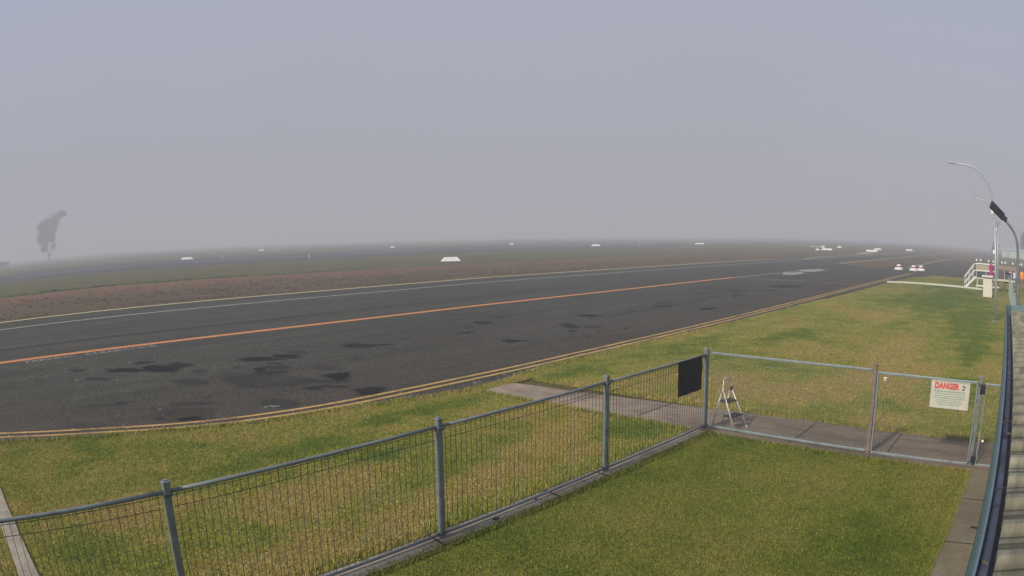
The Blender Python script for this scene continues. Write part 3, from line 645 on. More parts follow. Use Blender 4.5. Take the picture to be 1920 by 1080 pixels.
# ---- step ladder
lad = tag(empty('step_ladder', (12.0, 5.72, .04)), 'small white two step folding ladder standing on the path behind the fence corner', 'ladder')
FL, FR, RL, RR = [Vector(p) for p in ((-.22, -.24, 0), (.20, -.30, 0), (-.17, .25, 0), (.14, .20, 0))]
TL, TR = Vector((-.135, .06, .70)), Vector((.145, .03, .70))
for a, b in ((FL, TL), (FR, TR)):
    rl = MB().tube([a, b], .0165, 8).build('front_leg', M_ladder, lad, True); MB().tube([a + Vector((0, 0, -.002)), a + (b - a) * .05], .021, 8).build('foot', M_ladder, rl)
for a, b in ((RL, TL), (RR, TR)): MB().tube([a, b + Vector((0, .03, -.05))], .0125, 8).build('rear_leg', M_ladder, lad, True)
hoop = [TL] + [Vector((-.135 + .01 * k, .07, .70 + .05 * k)) for k in (1, 2, 3)] + [Vector((-.09, .08, .885)), Vector((0, .08, .905)), Vector((.09, .07, .895))] + [Vector((.14, .06, .85)), Vector((.15, .05, .78)), TR]
MB().tube(hoop, .0145, 8).build('handle', M_ladder, lad, True)
def tread(t, dep):
    a, b = FL + (TL - FL) * t, FR + (TR - FR) * t; c = (a + b) / 2; wd = (b - a).length; ang = math.atan2((b - a).y, (b - a).x)
    return MB().box((c.x, c.y + dep / 2 - .02, c.z), (wd, dep, .028), Euler((0, 0, ang)), bev=.006).build('step', M_tread, lad)
tread(.34, .17); tread(.70, .20)
MB().tube([RL + (TL - RL) * .3, RR + (TR - RR) * .3], .009, 6).build('brace', M_ladder, lad)
MB().tube([FL + (TL - FL) * .70 + Vector((0, .1, 0)), RL + (TL - RL) * .62], .007, 6).build('brace', M_ladder, lad)
MB().box(TR + Vector((0, 0, .0)), (.045, .05, .07), bev=.01).build('hinge_joint', plain('purple_plastic', (.075, .03, .09), .6), lad)
MB().box(TL + Vector((0, 0, .0)), (.04, .05, .06), bev=.01).build('hinge_joint', M_ladder, lad)

# ---- the building the camera hangs on: gutter, roof, wall
bl = tag(empty('building', (0, 0, 0), math.atan(.0335)), 'low building with a corrugated cream metal roof and a blue-grey gutter, along the right edge', 'building')
GZ, E1 = 2.5, 13.62      # gutter lip height, far end of the roof
m = Mat('roof_sheet'); a = m.noise(3, 6, .7, stretch=(.5, 2.5, 1)); b = m.noise(.8, 5, .7)
c = m.ramp(a, [(.3, (.085, .075, .050)), (.5, (.19, .18, .125)), (.7, (.30, .29, .22))]); c = m.mix(m.ramp(b, [(.5, 0.), (.7, .6)]), c, (.10, .075, .055))
fr_ = m.math('FRACT', m.math('DIVIDE', m.math('ADD', m.axis(0), 7.0), .30))     # rib shade painted in as dark bands in the pans beside each rib
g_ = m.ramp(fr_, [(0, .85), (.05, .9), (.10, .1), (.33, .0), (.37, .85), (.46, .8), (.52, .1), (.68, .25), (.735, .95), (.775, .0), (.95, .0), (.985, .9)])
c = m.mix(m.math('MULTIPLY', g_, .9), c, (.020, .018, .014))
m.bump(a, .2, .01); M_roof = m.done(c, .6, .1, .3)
M_gut = plain('gutter_blue', (.075, .145, .155), .5, .1, var=.15, dirt=(.10, .13, .13)); M_gin = plain('gutter_inside', (.085, .095, .145), .6, .1, var=.45, scale=3, dirt=(.010, .009, .016))  # gutter_inside: base lightened as if sunlit, purple-black patches paint inner shadow
M_flash = plain('flashing_teal', (.14, .22, .22), .5, .1, dirt=(.08, .08, .07))
X0 = -7.0
# gutter: outer face leaning out, rolled lip, flat bottom, back wall
prof = [(-.115, -.165, 0), (.015, -.160, 0), (.022, -.10, 0), (.010, -.012, 0)]
g = MB(); ys = [(-.030, -.150), (-.020, -.155), (.000, -.012), (.0, .0)]
def extr(mb, pr, xa, xb, closed=True):
    n = len(pr); vs = [(xa, y, z) for y, z in pr] + [(xb, y, z) for y, z in pr]
    fs = [(i, (i + 1) % n, n + (i + 1) % n, n + i) for i in range(n if closed else n - 1)]
    if closed: fs += [tuple(reversed(range(n))), tuple(range(n, 2 * n))]
    return mb.add(vs, fs)
oy = -.055
outer_pr = [(oy, GZ), (oy + .012, GZ - .010), (oy + .030, GZ - .045), (oy + .034, GZ - .155), (oy - .016, GZ - .158), (oy + .022, GZ - .148), (oy + .018, GZ - .05), (oy - .004, GZ - .014)]
extr(MB(), outer_pr, X0, E1).build('gutter_face', M_gut, bl)
MB().tube([(X0, oy - .005, GZ + .002), (3, oy - .004, GZ + .004), (E1, oy - .005, GZ + .002)], .0085, 8).build('gutter_lip', plain('lip', (.15, .19, .22), .45, .2, var=.2), bl, True)
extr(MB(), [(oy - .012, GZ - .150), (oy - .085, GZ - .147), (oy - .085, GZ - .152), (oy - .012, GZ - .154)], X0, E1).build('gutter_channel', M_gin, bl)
extr(MB(), [(oy - .085, GZ - .146), (oy - .135, GZ - .140), (oy - .138, GZ - .02), (oy - .141, GZ - .02), (oy - .140, GZ - .152), (oy - .085, GZ - .153)], X0, E1).build('gutter_back', plain('gutter_back', (.016, .015, .026), .7, var=.4), bl)  # back wall coloured near black to paint in the gutter's shadowed side
MB().box((E1 + .003, oy - .07, GZ - .075), (.006, .14, .15)).build('gutter_end', M_gut, bl)
for x in (1.9, 3.1, 4.4, 5.9, 7.6, 9.4, 11.4):
    MB().tube([(x, oy - .006, GZ - .004), (x + .02, oy - .07, GZ + .002), (x + .05, oy - .138, GZ - .002)], .004, 6).build('gutter_strap', M_dark, bl)
M_lit = plain('litter', (.16, .14, .11), .9)
for x, y, a_, L_ in [(2.62, -.05, .9, .07), (3.9, -.07, -.5, .04), (5.2, -.06, .8, .06), (7.0, -.07, -.7, .07), (6.1, -.09, .4, .05), (8.8, -.06, .6, .09), (10.2, -.08, -.4, .1), (4.7, -.10, 1.1, .05)]:
    MB().box((x, oy + y, GZ - .140), (L_, .008, .008), Euler((0, 0, a_))).build('twig', M_lit, bl)
# corrugated roof: ribs running up the slope, away from the gutter
RW, RP = 4.2, .30
vs, fs = [], []; x = X0; pr = []
while x < E1 - 1.9:
    pr += [(x, 0), (x + .115, 0), (x + .128, .010), (x + .142, .010), (x + .155, 0), (x + .225, 0), (x + .238, .050), (x + .283, .050), (x + .293, 0)]; x += RP
pr.append((x, 0)); n = len(pr); rr = 10
for k in range(rr + 1):
    y = oy - .096 - RW * k / rr; z = GZ + .004 + (RW * k / rr) * .07
    vs += [(a_, y, z + h_) for a_, h_ in pr]
for k in range(rr):
    for i in range(n - 1): fs.append((k * n + i, (k + 1) * n + i, (k + 1) * n + i + 1, k * n + i + 1))
for k in range(rr + 1):
    y = oy - .096 - RW * k / rr; z = GZ - .006 + (RW * k / rr) * .07
    vs += [(a_, y, z + h_) for a_, h_ in pr]
o_ = (rr + 1) * n
for k in range(rr):
    for i in range(n - 1): fs.append((o_ + k * n + i, o_ + k * n + i + 1, o_ + (k + 1) * n + i + 1, o_ + (k + 1) * n + i))
for i in range(n - 1): fs.append((i, i + 1, o_ + i + 1, o_ + i))
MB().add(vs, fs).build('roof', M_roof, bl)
xr = x; fl = MB()
for k in range(9):
    a_ = xr + .01 + k * (E1 - xr - .01) / 9; b_ = a_ + (E1 - xr) / 9 - .03
    fl.add([(a_, oy - .118, GZ + .028), (b_, oy - .118, GZ + .010), (b_, oy - .118 - RW, GZ + .010 + RW * .07), (a_, oy - .118 - RW, GZ + .028 + RW * .07),
            (a_, oy - .118, GZ - .01), (b_ + .03, oy - .118, GZ - .01), (b_ + .03, oy - .118 - RW, GZ - .01 + RW * .07), (a_, oy - .118 - RW, GZ - .01 + RW * .07)],
           [(0, 1, 2, 3)[::-1], (4, 5, 6, 7), (0, 1, 5, 4), (2, 3, 7, 6), (1, 2, 6, 5), (3, 0, 4, 7)])
fl.build('end_flashing', M_flash, bl)
WY = oy - .50
w_ = MB(); w_.box(((X0 + E1 - .2) / 2, WY - .06, 1.15), (E1 - .3 - X0, .12, 2.34)); w_.box((E1 - .31, WY - 2.0, 1.2), (.12, 3.76, 2.40)); w_.build('wall', M_cream, bl)
MB().box(((X0 + E1) / 2, oy - .16 - .17, GZ - .17), (E1 - X0 - .1, .34, .02)).build('soffit', M_wpaint, bl)
for x in (3.5, 7.5):
    f = MB().box((x, WY + .012, 1.45), (1.6, .05, 1.1), bev=.006).build('window', M_wpaint, bl)
    MB().box((x, WY + .04, 1.45), (1.46, .012, .96)).build('pane', plain('pane', (.03, .04, .05), .08, 0, spec=.6), f)
MB().tube([(E1 - .4, oy - .06, GZ - .15), (E1 - .4, WY + .06, GZ - .4), (E1 - .4, WY + .06, .05)], .04, 10).build('downpipe', M_gut, bl)

# ---- street lamps
M_pole = plain('lamp_pole', (.40, .43, .43), .45, .4, var=.1); M_head = plain('lamp_head', (.36, .37, .36), .5)
def tall_lamp(x, y, label, extra):
    r_ = tag(empty('street_lamp', (x, y, 0)), label, 'street lamp')
    MB().tube([(0, 0, -.05), (0, 0, 2.2), (0, 0, 5.1)], [.085, .078, .062], 12).build('pole', M_pole, r_, True)
    MB().box((0, 0, .02), (.30, .30, .04), bev=.008).build('base_plate', M_galv, r_)
    arm = [(0, 0, 5.0)] + [(0, p[0] - 1.80, p[1]) for p in ((1.82, 5.72), (1.95, 6.32), (2.19, 6.74), (2.52, 7.08), (3.08, 7.33), (3.75, 7.40), (4.05, 7.42))]
    arm = smooth3(arm); n = len(arm)
    MB().tube(arm, [.058 - .024 * i / (n - 1) for i in range(n)], 10).build('arm', M_pole, r_, True)
    h = MB().box((0, 2.50, 7.435), (.20, .58, .075), Euler((R(3), 0, 0)), bev=.025).build('lamp_head', M_head, r_)
    MB().box((0, 2.52, 7.392), (.13, .36, .012), Euler((R(3), 0, 0))).build('lens', plain('lens', (.5, .5, .46), .25), h)
    for z, s_ in extra:
        b = MB().box((-.05, .10, z), (.16, .13, .20), bev=.02).tube([(0, 0, z - .05), (-.02, .08, z - .03)], .016, 6).build('junction_box', M_wmark, r_)
    return r_
def smooth3(P, k=4):
    P = [Vector(p) for p in P]; out = []
    for i in range(len(P) - 1):
        a, b, c_, d = P[max(i - 1, 0)], P[i], P[i + 1], P[min(i + 2, len(P) - 1)]
        for j in range(k):
            t = j / k; out.append(.5 * ((2 * b) + (c_ - a) * t + (2 * a - 5 * b + 4 * c_ - d) * t * t + (3 * b - a - 3 * c_ + d) * t ** 3))
    return out + [P[-1]]
tall_lamp(36.05, 1.84, 'tall curved grey street lamp standing on the far lawn in front of the white cabinet', [(5.20, 0), (3.30, 0)])
tall_lamp(62.3, 2.92, 'second curved street lamp, farther off, behind the stairs', [(5.02, 0)])
ant = tag(empty('aerial', (62.3, 2.92, 0)), 'small dark crossbar aerial on top of a bracket on the farther lamp pole', 'aerial')
MB().tube([(0, -.10, 5.10), (0, -.10, 5.75)], .02, 6).tube([(0, .30, 5.48), (0, -.42, 5.48)], .018, 6).tube([(0, .30, 5.42), (0, .30, 5.78)], .022, 6).tube([(0, -.38, 5.44), (0, -.38, 5.72)], .022, 6).build('mast', M_dark, ant)
lr = tag(empty('street_lamp', (20, .165, 0)), 'near street lamp with a dark flat head, rising beyond the end of the roof', 'street lamp')
pole = smooth3([(0, 0, -.05), (0, 0, 1.5), (0, 0, 3.2), (0, .005, 3.68), (0, .10, 3.95), (-.02, .30, 4.16), (-.04, .50, 4.32)])
MB().tube(pole, [.060 if p.z < 3 else .052 - .008 * (p.z - 3) for p in pole], 12).build('pole', plain('lamp_pole_dark', (.20, .23, .24), .45, .4), lr, True)
MB().box((0, 0, .02), (.25, .25, .04), bev=.008).build('base_plate', M_galv, lr)
d = Vector((-.10, .52, .36)).normalized(); hr = d.to_track_quat('Y', 'Z').to_matrix() @ Matrix.Rotation(R(-58), 3, 'Y')
hd = MB(); c0 = Vector((-.09, .72, 4.50))
hd.box(c0, (.26, .58, .085), hr, bev=.035).box(c0 - d * .33, (.15, .18, .10), hr, bev=.03).box(c0 + d * .10, (.24, .34, .11), hr, bev=.03)
hm = hd.build('lamp_head', plain('lamp_head_dark', (.022, .022, .035), .55), lr)
fn = MB()
for k in range(7): fn.box(c0 + d * (-.2 + k * .065) + (hr @ Vector((0, 0, .052))), (.20, .012, .035), hr)
fn.build('cooling_fins', M_black, hm)
MB().box(c0 + hr @ Vector((0, .02, -.046)), (.18, .42, .010), hr).build('lens', plain('lens_dim', (.16, .16, .17), .3), hm)

# ---- fence along the far lawn, right of the lamps
bf = tag(empty('boundary_fence', (15, .2, 0)), 'grey-green mesh boundary fence running away past the lamp posts on the right', 'fence')
def by(x): return .20 + (x - 29) * .045
xs_ = [20.6 + 3.0 * k for k in range(13)]
M_bfp = plain('boundary_post', (.36, .42, .38), .5, .3); M_bw = plain('boundary_wire', (.30, .36, .32), .6, .2)
for x in xs_: MB().box(loc((x, by(x), .72), bf), (.07, .07, 1.5), bev=.006).build('post', M_bfp, bf)
for i in range(len(xs_) - 1):
    a_, b_ = xs_[i], xs_[i + 1]
    MB().tube([loc((a_, by(a_), 1.40), bf), loc((b_, by(b_), 1.40), bf)], .022, 8).build('top_rail', M_bfp, bf, True)
    MB().tube([loc((a_, by(a_), .08), bf), loc((b_, by(b_), .08), bf)], .02, 8).build('bottom_rail', M_bfp, bf, True)
    wm = MB(); n = 36
    for k in range(1, n):
        x = a_ + (b_ - a_) * k / n; wm.tube([loc((x, by(x), .09), bf), loc((x, by(x), 1.39), bf)], .0045, 4, False)
    wm.build('wire_mesh', M_bw, bf)

# ---- stairs and raised platform by the far end of the kerb
PX = 61.3; st_ = tag(empty('boarding_platform', (PX, 4.0, 0)), 'raised platform with cream panels and white handrailed steps at the end of the white kerb', 'platform')
M_pdark = plain('platform_dark', (.06, .065, .085), .8); M_panel = plain('platform_panel', (.40, .34, .25), .7, var=.12); M_brown = plain('platform_brown', (.26, .20, .15), .7, var=.15)  # platform_dark: dark blue-grey for the skirt panel and screen
def L3(x, y, z): return (x, y - 4.0, z)
MB().box(L3(.75, 3.0, .90), (1.5, 4.3, .12), bev=.01).build('deck', M_cream, st_)
for sx in (0, 1.45):
    tr = MB(); tr.tube([L3(sx, 6.62, .92), L3(sx, 5.60, 2.00), L3(sx, 5.35, 2.06), L3(sx, 3.1, 2.08)], .035, 8); tr.build('top_handrail', M_wpaint, st_)
    MB().tube([L3(sx, 6.60, .42), L3(sx, 5.60, 1.46), L3(sx, 5.35, 1.50), L3(sx, 3.1, 1.52)], .032, 8).build('mid_handrail', M_wpaint, st_)
    MB().box(L3(sx, 5.98, .50), (.06, 1.52, .17), Euler((R(-39), 0, 0)), bev=.01).build('stringer', M_wpaint, st_)
    bal = MB()
    for y, z0, z1 in ((6.55, 0, .95), (6.15, .30, 1.40), (5.75, .65, 1.80), (5.30, .85, 2.04), (4.2, .9, 2.06), (3.15, .9, 2.06)): MB().box(L3(sx, y, (z0 + z1) / 2), (.04, .04, z1 - z0)).build('baluster', M_wpaint, st_)
for k in range(5): MB().box(L3(.72, 6.40 - .24 * k, .17 + .17 * k), (1.38, .26, .04), bev=.005).build('step', M_cream, st_)
MB().box(L3(-.045, 4.62, 1.79), (.03, 1.46, .40)).build('side_panel', M_panel, st_)
MB().box(L3(.02, 4.2, 1.22), (.03, 2.2, .48)).build('skirt_panel', M_pdark, st_)
MB().box(L3(.1, 4.05, .30), (.08, 2.6, .12)).build('base_beam', M_wpaint, st_)
MB().box(L3(.1, 6.0, .06), (.10, 1.3, .10)).build('base_beam', M_wpaint, st_)
for y in (5.2, 4.1, 3.0, 1.2): MB().box(L3(.1, y, .42), (.10, .10, .90)).build('leg', M_cream, st_)
ra = tag(empty('walkway_rail', (PX + 1, 1.8, 0)), 'long tan panelled rail continuing right from the white platform', 'railing')
MB().box((0, -.05, 1.93), (.05, 2.5, .32), bev=.01).build('panel', M_brown, ra)
for y in (1.15, .35, -.5, -1.25): MB().box((.06, y, .98), (.09, .09, 1.96)).build('post', M_panel, ra)
MB().box((.5, -.1, 1.10), (.04, 1.2, .9)).build('dark_screen', M_pdark, ra)

# ---- white cabinet
cb = tag(empty('cabinet', (52.0, 3.42, 0)), 'cream white cabinet with an overhanging lid, just left of the tall lamp pole', 'cabinet')
MB().box((.25, 0, .70), (.62, .88, 1.30), bev=.035).build('body', plain('cabinet_cream', (.66, .62, .52), .5, var=.06), cb)
MB().box((.25, .02, 1.375), (.68, .96, .05)).build('lid_gasket', M_dark, cb)
MB().box((.25, .02, 1.47), (.78, 1.08, .15), bev=.04).build('lid', plain('cabinet_lid', (.62, .57, .46), .5, var=.06), cb)
for z in (.16, 1.18): MB().box((-.03, -.47, z), (.12, .10, .15), bev=.02).build('hinge', M_black, cb)

# ---- cone markers on the apron corner
def lathe_part(name, prof, mat, par): return MB().lathe(prof, 24).build(name, mat, par, True)
M_cred = plain('cone_red', (.32, .045, .035), .6); M_cw = plain('cone_white', (.80, .76, .72), .55, var=.05)
def cone(kind):
    r_ = empty('cone_marker')
    lathe_part('base', [(.58, 0), (.60, .03), (.56, .20), (.47, .27), (.34, .30)], M_cw, r_)
    lathe_part('red_band', [(.34, .30), (.29, .34), (.25, .42)], M_cred, r_); lathe_part('cap', [(.25, .42), (.31, .45), (.29, .56), (.15, .63), (.05, .645)], M_cw, r_)
    lathe_part('tip', [(.10, .645), (.085, .675), (.02, .70)], M_cred, r_)
    return r_
def dup(root, locn, rz=0, s=1):
    r_ = root.copy(); C.objects.link(r_); r_.location = locn; r_.rotation_euler = (0, 0, rz); r_.scale = (s, s, s)
    for ch in root.children:
        c_ = ch.copy(); C.objects.link(c_); c_.parent = r_
        for g_ in ch.children: q_ = g_.copy(); C.objects.link(q_); q_.parent = c_
    return r_
c1 = cone(0); GRP = 'red and white cone markers on the apron corner'
for i, (x, y, lab) in enumerate([(87.4, 18.9, 'red and white cone marker standing alone, leftmost of the three on the apron corner'),
                                 (87.5, 16.85, 'red and white cone marker at the edge line\'s end, middle of the three'),
                                 (88.6, 16.0, 'red and white cone marker rightmost of the three on the apron corner')]):
    o = c1 if i == 0 else dup(c1, (0, 0, 0)); o.location = (x, y, .01); tag(o, lab, 'cone', GRP)
sb = MB().box((0, 0, .05), (.28, .20, .10), bev=.02).build('sandbag', plain('sandbag_blue', (.30, .34, .42), .8)); sb.location = (84.0, 15.9, .012); tag(sb, 'small pale blue bag lying on the ground in front of the middle cone marker', 'bag')

# ---- white cone markers in a row on the far grass
wc = empty('boundary_marker')
lathe_part('cone', [(.30, 0), (.30, .04), (.12, .36), (.03, .50)], M_wmark, wc); MB().box((0, 0, .012), (.72, .72, .03)).build('base', M_dark, wc)
wl = ['leftmost white boundary marker of the far row, left of the stairs handrail', 'second white boundary marker from the left in the far row', 'white boundary marker in the far row just left of the magenta person',
      'white boundary marker directly behind the tall lamp pole', 'white boundary marker just right of the two lamp poles', 'white boundary marker close beside its twin, right of the lamp poles',
      'white boundary marker standing alone below the pale shed', 'white boundary marker just right of the near lamp pole', 'rightmost white boundary marker at the edge of the view']
for i, (x, y) in enumerate([(174.4, 15.0), (174.5, 13.7), (174.6, 11.2), (174.7, 9.6), (174.9, 6.8), (174.9, 5.7), (175.0, 3.2), (175.0, 1.0), (175.0, .1)]):
    o = wc if i == 0 else dup(wc, (0, 0, 0)); o.location = (x, y, .01); o.rotation_euler.z = i * .7; o.scale = (1.25,) * 3; tag(o, wl[i], 'marker', 'white boundary markers in a row on the far grass')

# ---- gable markers
def gable(x, y, Ln, h, rz, label, frame=False, group=None):
    if not frame: h *= .78
    r_ = tag(empty('gable_marker', (x, y, 0), rz), label, 'marker', group); a, b, tp, tw = Ln / 2, h * 1.0, Ln / 2 - h * .95, .03
    v = [(-a, -b, 0), (a, -b, 0), (a, b, 0), (-a, b, 0), (-tp, -tw, h), (tp, -tw, h), (tp, tw, h), (-tp, tw, h)]
    pn = MB().add(v, [(0, 1, 5, 4), (1, 2, 6, 5), (2, 3, 7, 6), (3, 0, 4, 7), (4, 5, 6, 7), (3, 2, 1, 0)]).build('board', M_wmark, r_)
    if frame:
        f_ = MB(); e_ = .022
        for p, q in ((0, 4), (4, 5), (5, 1), (3, 7), (7, 6), (6, 2), (0, 1)): f_.tube([Vector(v[p]) + Vector((0, -.004, .01)), Vector(v[q]) + Vector((0, -.004, .01))], e_, 6)
        f_.build('frame', M_dark, r_)
        s_ = MB(); sl = Vector((0, b - tw, h)); n_ = Vector((0, -h, b)).normalized() * .006
        for k, (u, w2, hh) in enumerate([(-.80, .34, .30), (-.42, .26, .34), (-.12, .16, .2), (.28, .42, .40), (.72, .26, .22)]):
            c_ = Vector((u, -b, 0)) + sl * .52 + n_; d_ = sl.normalized() * hh * h * .5
            s_.add([c_ + Vector((-w2 / 2, 0, 0)) - d_, c_ + Vector((w2 / 2, 0, 0)) - d_, c_ + Vector((w2 / 2, 0, 0)) + d_, c_ + Vector((-w2 / 2, 0, 0)) + d_], [(0, 1, 2, 3)])
        s_.build('faded_patches', plain('faded', (.50, .48, .50), .7, var=.2), r_)
    else: MB().box((0, 0, h + .012), (tp * 2, .07, .03)).build('ridge', M_dark, r_)
    return r_
gable(72.4, 78.8, 3.1, .62, R(-42.5), 'nearest white gable marker, dark framed with faded patches, beyond the dirt verge', True)
def bear(x, y): return math.atan2(y, x) - math.pi / 2
for x, y, Ln, h, lab in [(74.6, 183.5, 3.5, .80, 'long low white marker at the left on the far edge of the runway'),
                         (191.7, 62.9, 3.3, .62, 'longest white gable marker of the cluster above the pale concrete pads'),
                         (187.5, 64.2, 1.3, .50, 'short white marker touching the left end of the longest one in the cluster'),
                         (237.1, 79.2, 1.7, .75, 'small white marker behind the cluster above the pale concrete pads'),
                         (243.7, 75.2, 1.8, .75, 'small white marker at the right behind the cluster'),
                         (196.8, 50.9, 3.7, .60, 'white gable marker beside the pale ground strip, left of the cone markers'),
                         (232.9, 58.1, 2.8, .70, 'white gable marker just behind the one on the pale ground strip'),
                         (255.0, 50.9, 3.0, .60, 'white gable marker farthest right, above the red and white cones'),
                         (198.0, 144.2, 3.2, .75, 'white marker on the runway, right of the middle of the view'),
                         (256.0, 136.3, 4.0, .70, 'thin faint white marker far along the runway, right of the middle'),
                         (228.0, 210.0, 2.1, .75, 'faint white marker beyond the runway in the middle of the view'),
                         (178.7, 228.4, 2.2, .75, 'faint white marker beyond the runway, left of the middle'),
                         (154.3, 291.7, 2.8, .8, 'barely visible white marker in the fog at the left'),
                         (160.5, 288.3, 1.0, .8, 'tiny white marker in the fog, right of the barely visible one')]:
    gable(x, y, Ln, h, bear(x, y), lab, False, 'white markers around the runway')
rl = empty('runway_light'); MB().lathe([(.16, 0), (.16, .05), (.05, .08), (.05, .42)], 12).build('stem', M_wmark, rl); MB().lathe([(.10, .42), (.17, .50), (.15, .66), (.05, .74)], 14).build('lamp', M_wmark, rl)
for i, (x, y, lab) in enumerate([(79.5, 129.5, 'small white runway light on the near grass edge of the runway'), (80.6, 173.7, 'small white runway light just right of the long low marker'), (183.5, 184.2, 'small runway light in the fog left of the farther middle marker'), (210.5, 134.8, 'small white runway light right of the marker on the runway')]):
    o = rl if i == 0 else dup(rl, (0, 0, 0)); o.location = (x, y, .005); o.scale = (.95,) * 3; tag(o, lab, 'light', 'small white lights along the runway')
# row of little white stakes behind the cluster
stp = MB().box((0, 0, .22), (.07, .30, .44), bev=.01).build('marker_stake', M_wmark)
for i in range(5):
    o = stp if i == 0 else stp.copy()
    if i: C.objects.link(o)
    o.location = (236 + .3 * i, 83.2 - .9 * i, 0); tag(o, ('leftmost', 'second from the left', 'middle', 'fourth from the left', 'rightmost')[i] + ' of five small white stakes left of the marker cluster', 'stake', 'small white stakes left of the marker cluster')

# ---- people
def person(loc_, rz, h, skin, top, low, hair, label, pose='stand', robe=False):
    P = {'pel': (0, 0, .52), 'wai': (0, 0, .61), 'che': (0, 0, .72), 'nec': (0, 0, .83), 'hd0': (0, .005, .875), 'hd1': (0, .012, .925), 'hd2': (0, .004, .975)}
    rad = {'pel': .092, 'wai': .078, 'che': .092, 'nec': .030, 'hd0': .042, 'hd1': .058, 'hd2': .042}
    E = [('pel', 'wai'), ('wai', 'che'), ('che', 'nec'), ('nec', 'hd0'), ('hd0', 'hd1'), ('hd1', 'hd2')]
    for s_, k in ((-1, 'l'), (1, 'r')):
        for nm, p, r_ in (('hip', (s_ * .055, 0, .49), .062), ('kne', (s_ * .058, .01, .27), .038), ('ank', (s_ * .058, -.005, .045), .024), ('toe', (s_ * .065, .075, .018), .020),
                          ('sho', (s_ * .105, 0, .795), .036), ('elb', (s_ * .135, -.01, .63), .026), ('wri', (s_ * .125, .05, .50), .018), ('han', (s_ * .120, .07, .455), .020)):
            P[nm + k] = p; rad[nm + k] = r_
        E += [('pel', 'hip' + k), ('hip' + k, 'kne' + k), ('kne' + k, 'ank' + k), ('ank' + k, 'toe' + k), ('che', 'sho' + k), ('sho' + k, 'elb' + k), ('elb' + k, 'wri' + k), ('wri' + k, 'han' + k)]
    ks = list(P); me = bpy.data.meshes.new('body'); me.from_pydata([Vector(P[k]) * h for k in ks], [(ks.index(a), ks.index(b)) for a, b in E], [])
    o = bpy.data.objects.new('body', me); C.objects.link(o); md = o.modifiers.new('s', 'SKIN')
    for i, k in enumerate(ks):
        v = me.skin_vertices[0].data[i]; v.radius = (rad[k] * h * (1.25 if k in ('pel', 'wai', 'che') else 1), rad[k] * h * .85); v.use_root = (k == 'pel')
    sb_ = o.modifiers.new('b', 'SUBSURF'); sb_.levels = 2; sb_.render_levels = 2
    dg = bpy.context.evaluated_depsgraph_get(); m2 = bpy.data.meshes.new_from_object(o.evaluated_get(dg)); bpy.data.objects.remove(o); m2.name = 'person'
    m2.materials.clear()
    for c_ in (skin, top, low, M_dark): m2.materials.append(c_)
    for p in m2.polygons:
        z = p.center.z / h; ax = abs(p.center.x / h); p.use_smooth = True
        p.material_index = 0 if z > .835 or (z < .53 and ax > .10) else (1 if z > .50 else (3 if z < .045 else 2))
    b = bpy.data.objects.new('person', m2); C.objects.link(b); b.location = loc_; b.rotation_euler.z = rz
    hm_ = MB()
    for k in range(1, 7):
        pass
    hm_.lathe([(.050 * h, .915 * h), (.066 * h, .945 * h), (.060 * h, .985 * h), (.030 * h, 1.006 * h)], 16, (0, -.010 * h, 0)); hm_.build('hair', hair, b, True)
    MB().add([(-.007 * h, .062 * h, .925 * h), (.007 * h, .062 * h, .925 * h), (0, .078 * h, .918 * h), (0, .060 * h, .945 * h)], [(0, 1, 2), (0, 2, 3), (1, 3, 2)]).build('nose', skin, b)
    if robe:
        MB().lathe([(.17 * h, .05 * h), (.15 * h, .30 * h), (.115 * h, .52 * h), (.10 * h, .60 * h), (.125 * h, .72 * h), (.11 * h, .79 * h), (.05 * h, .83 * h)], 20).build('dress', top, b, True)
    tag(b, label, 'person'); return b
S1 = plain('skin_light', (.50, .30, .23), .6); S2 = plain('skin_tan', (.36, .20, .14), .6)
def cl_(n, c): return plain(n, c, .85, var=.12)
H1, H2 = cl_('hair_brown', (.10, .05, .035)), cl_('hair_red', (.24, .10, .09))
MB().box(L3(-.30, 3.6, .90), (.66, 1.0, .10), bev=.01).build('landing', M_cream, st_)
MB().box(L3(-.55, 3.6, .42), (.08, .08, .86)).build('leg', M_cream, st_)
person((61.02, 3.62, .955), R(-95), 1.43, S1, cl_('magenta_cloth', (.40, .02, .15)), cl_('magenta_low', (.5, .03, .2)), H2, 'person in a magenta outfit standing on the platform above the cream cabinet', robe=True)
person((70.0, 1.64, .0), R(100), 1.66, S1, cl_('white_shirt', (.70, .58, .50)), cl_('brown_trousers', (.16, .10, .07)), H1, 'person in white top and brown trousers, left of the pair near the right edge')
person((70.2, 1.10, .0), R(80), 1.64, S2, cl_('cream_shirt', (.68, .60, .54)), cl_('grey_trousers', (.13, .10, .09)), H1, 'person in a pale cream top, right of the pair near the right edge')
person((69.0, .66, .0), R(95), 1.95, S1, cl_('pale_blue_shirt', (.36, .40, .55)), cl_('blue_trousers', (.07, .16, .30)), cl_('hair_grey', (.5, .5, .56)), 'tall person in a pale blue top and blue trousers beside the near lamp pole')
person((68.0, .02, .0), R(90), 1.90, S2, cl_('orange_vest', (.80, .30, .03)), cl_('khaki_trousers', (.25, .16, .08)), H1, 'person in an orange top at the right edge of the view')

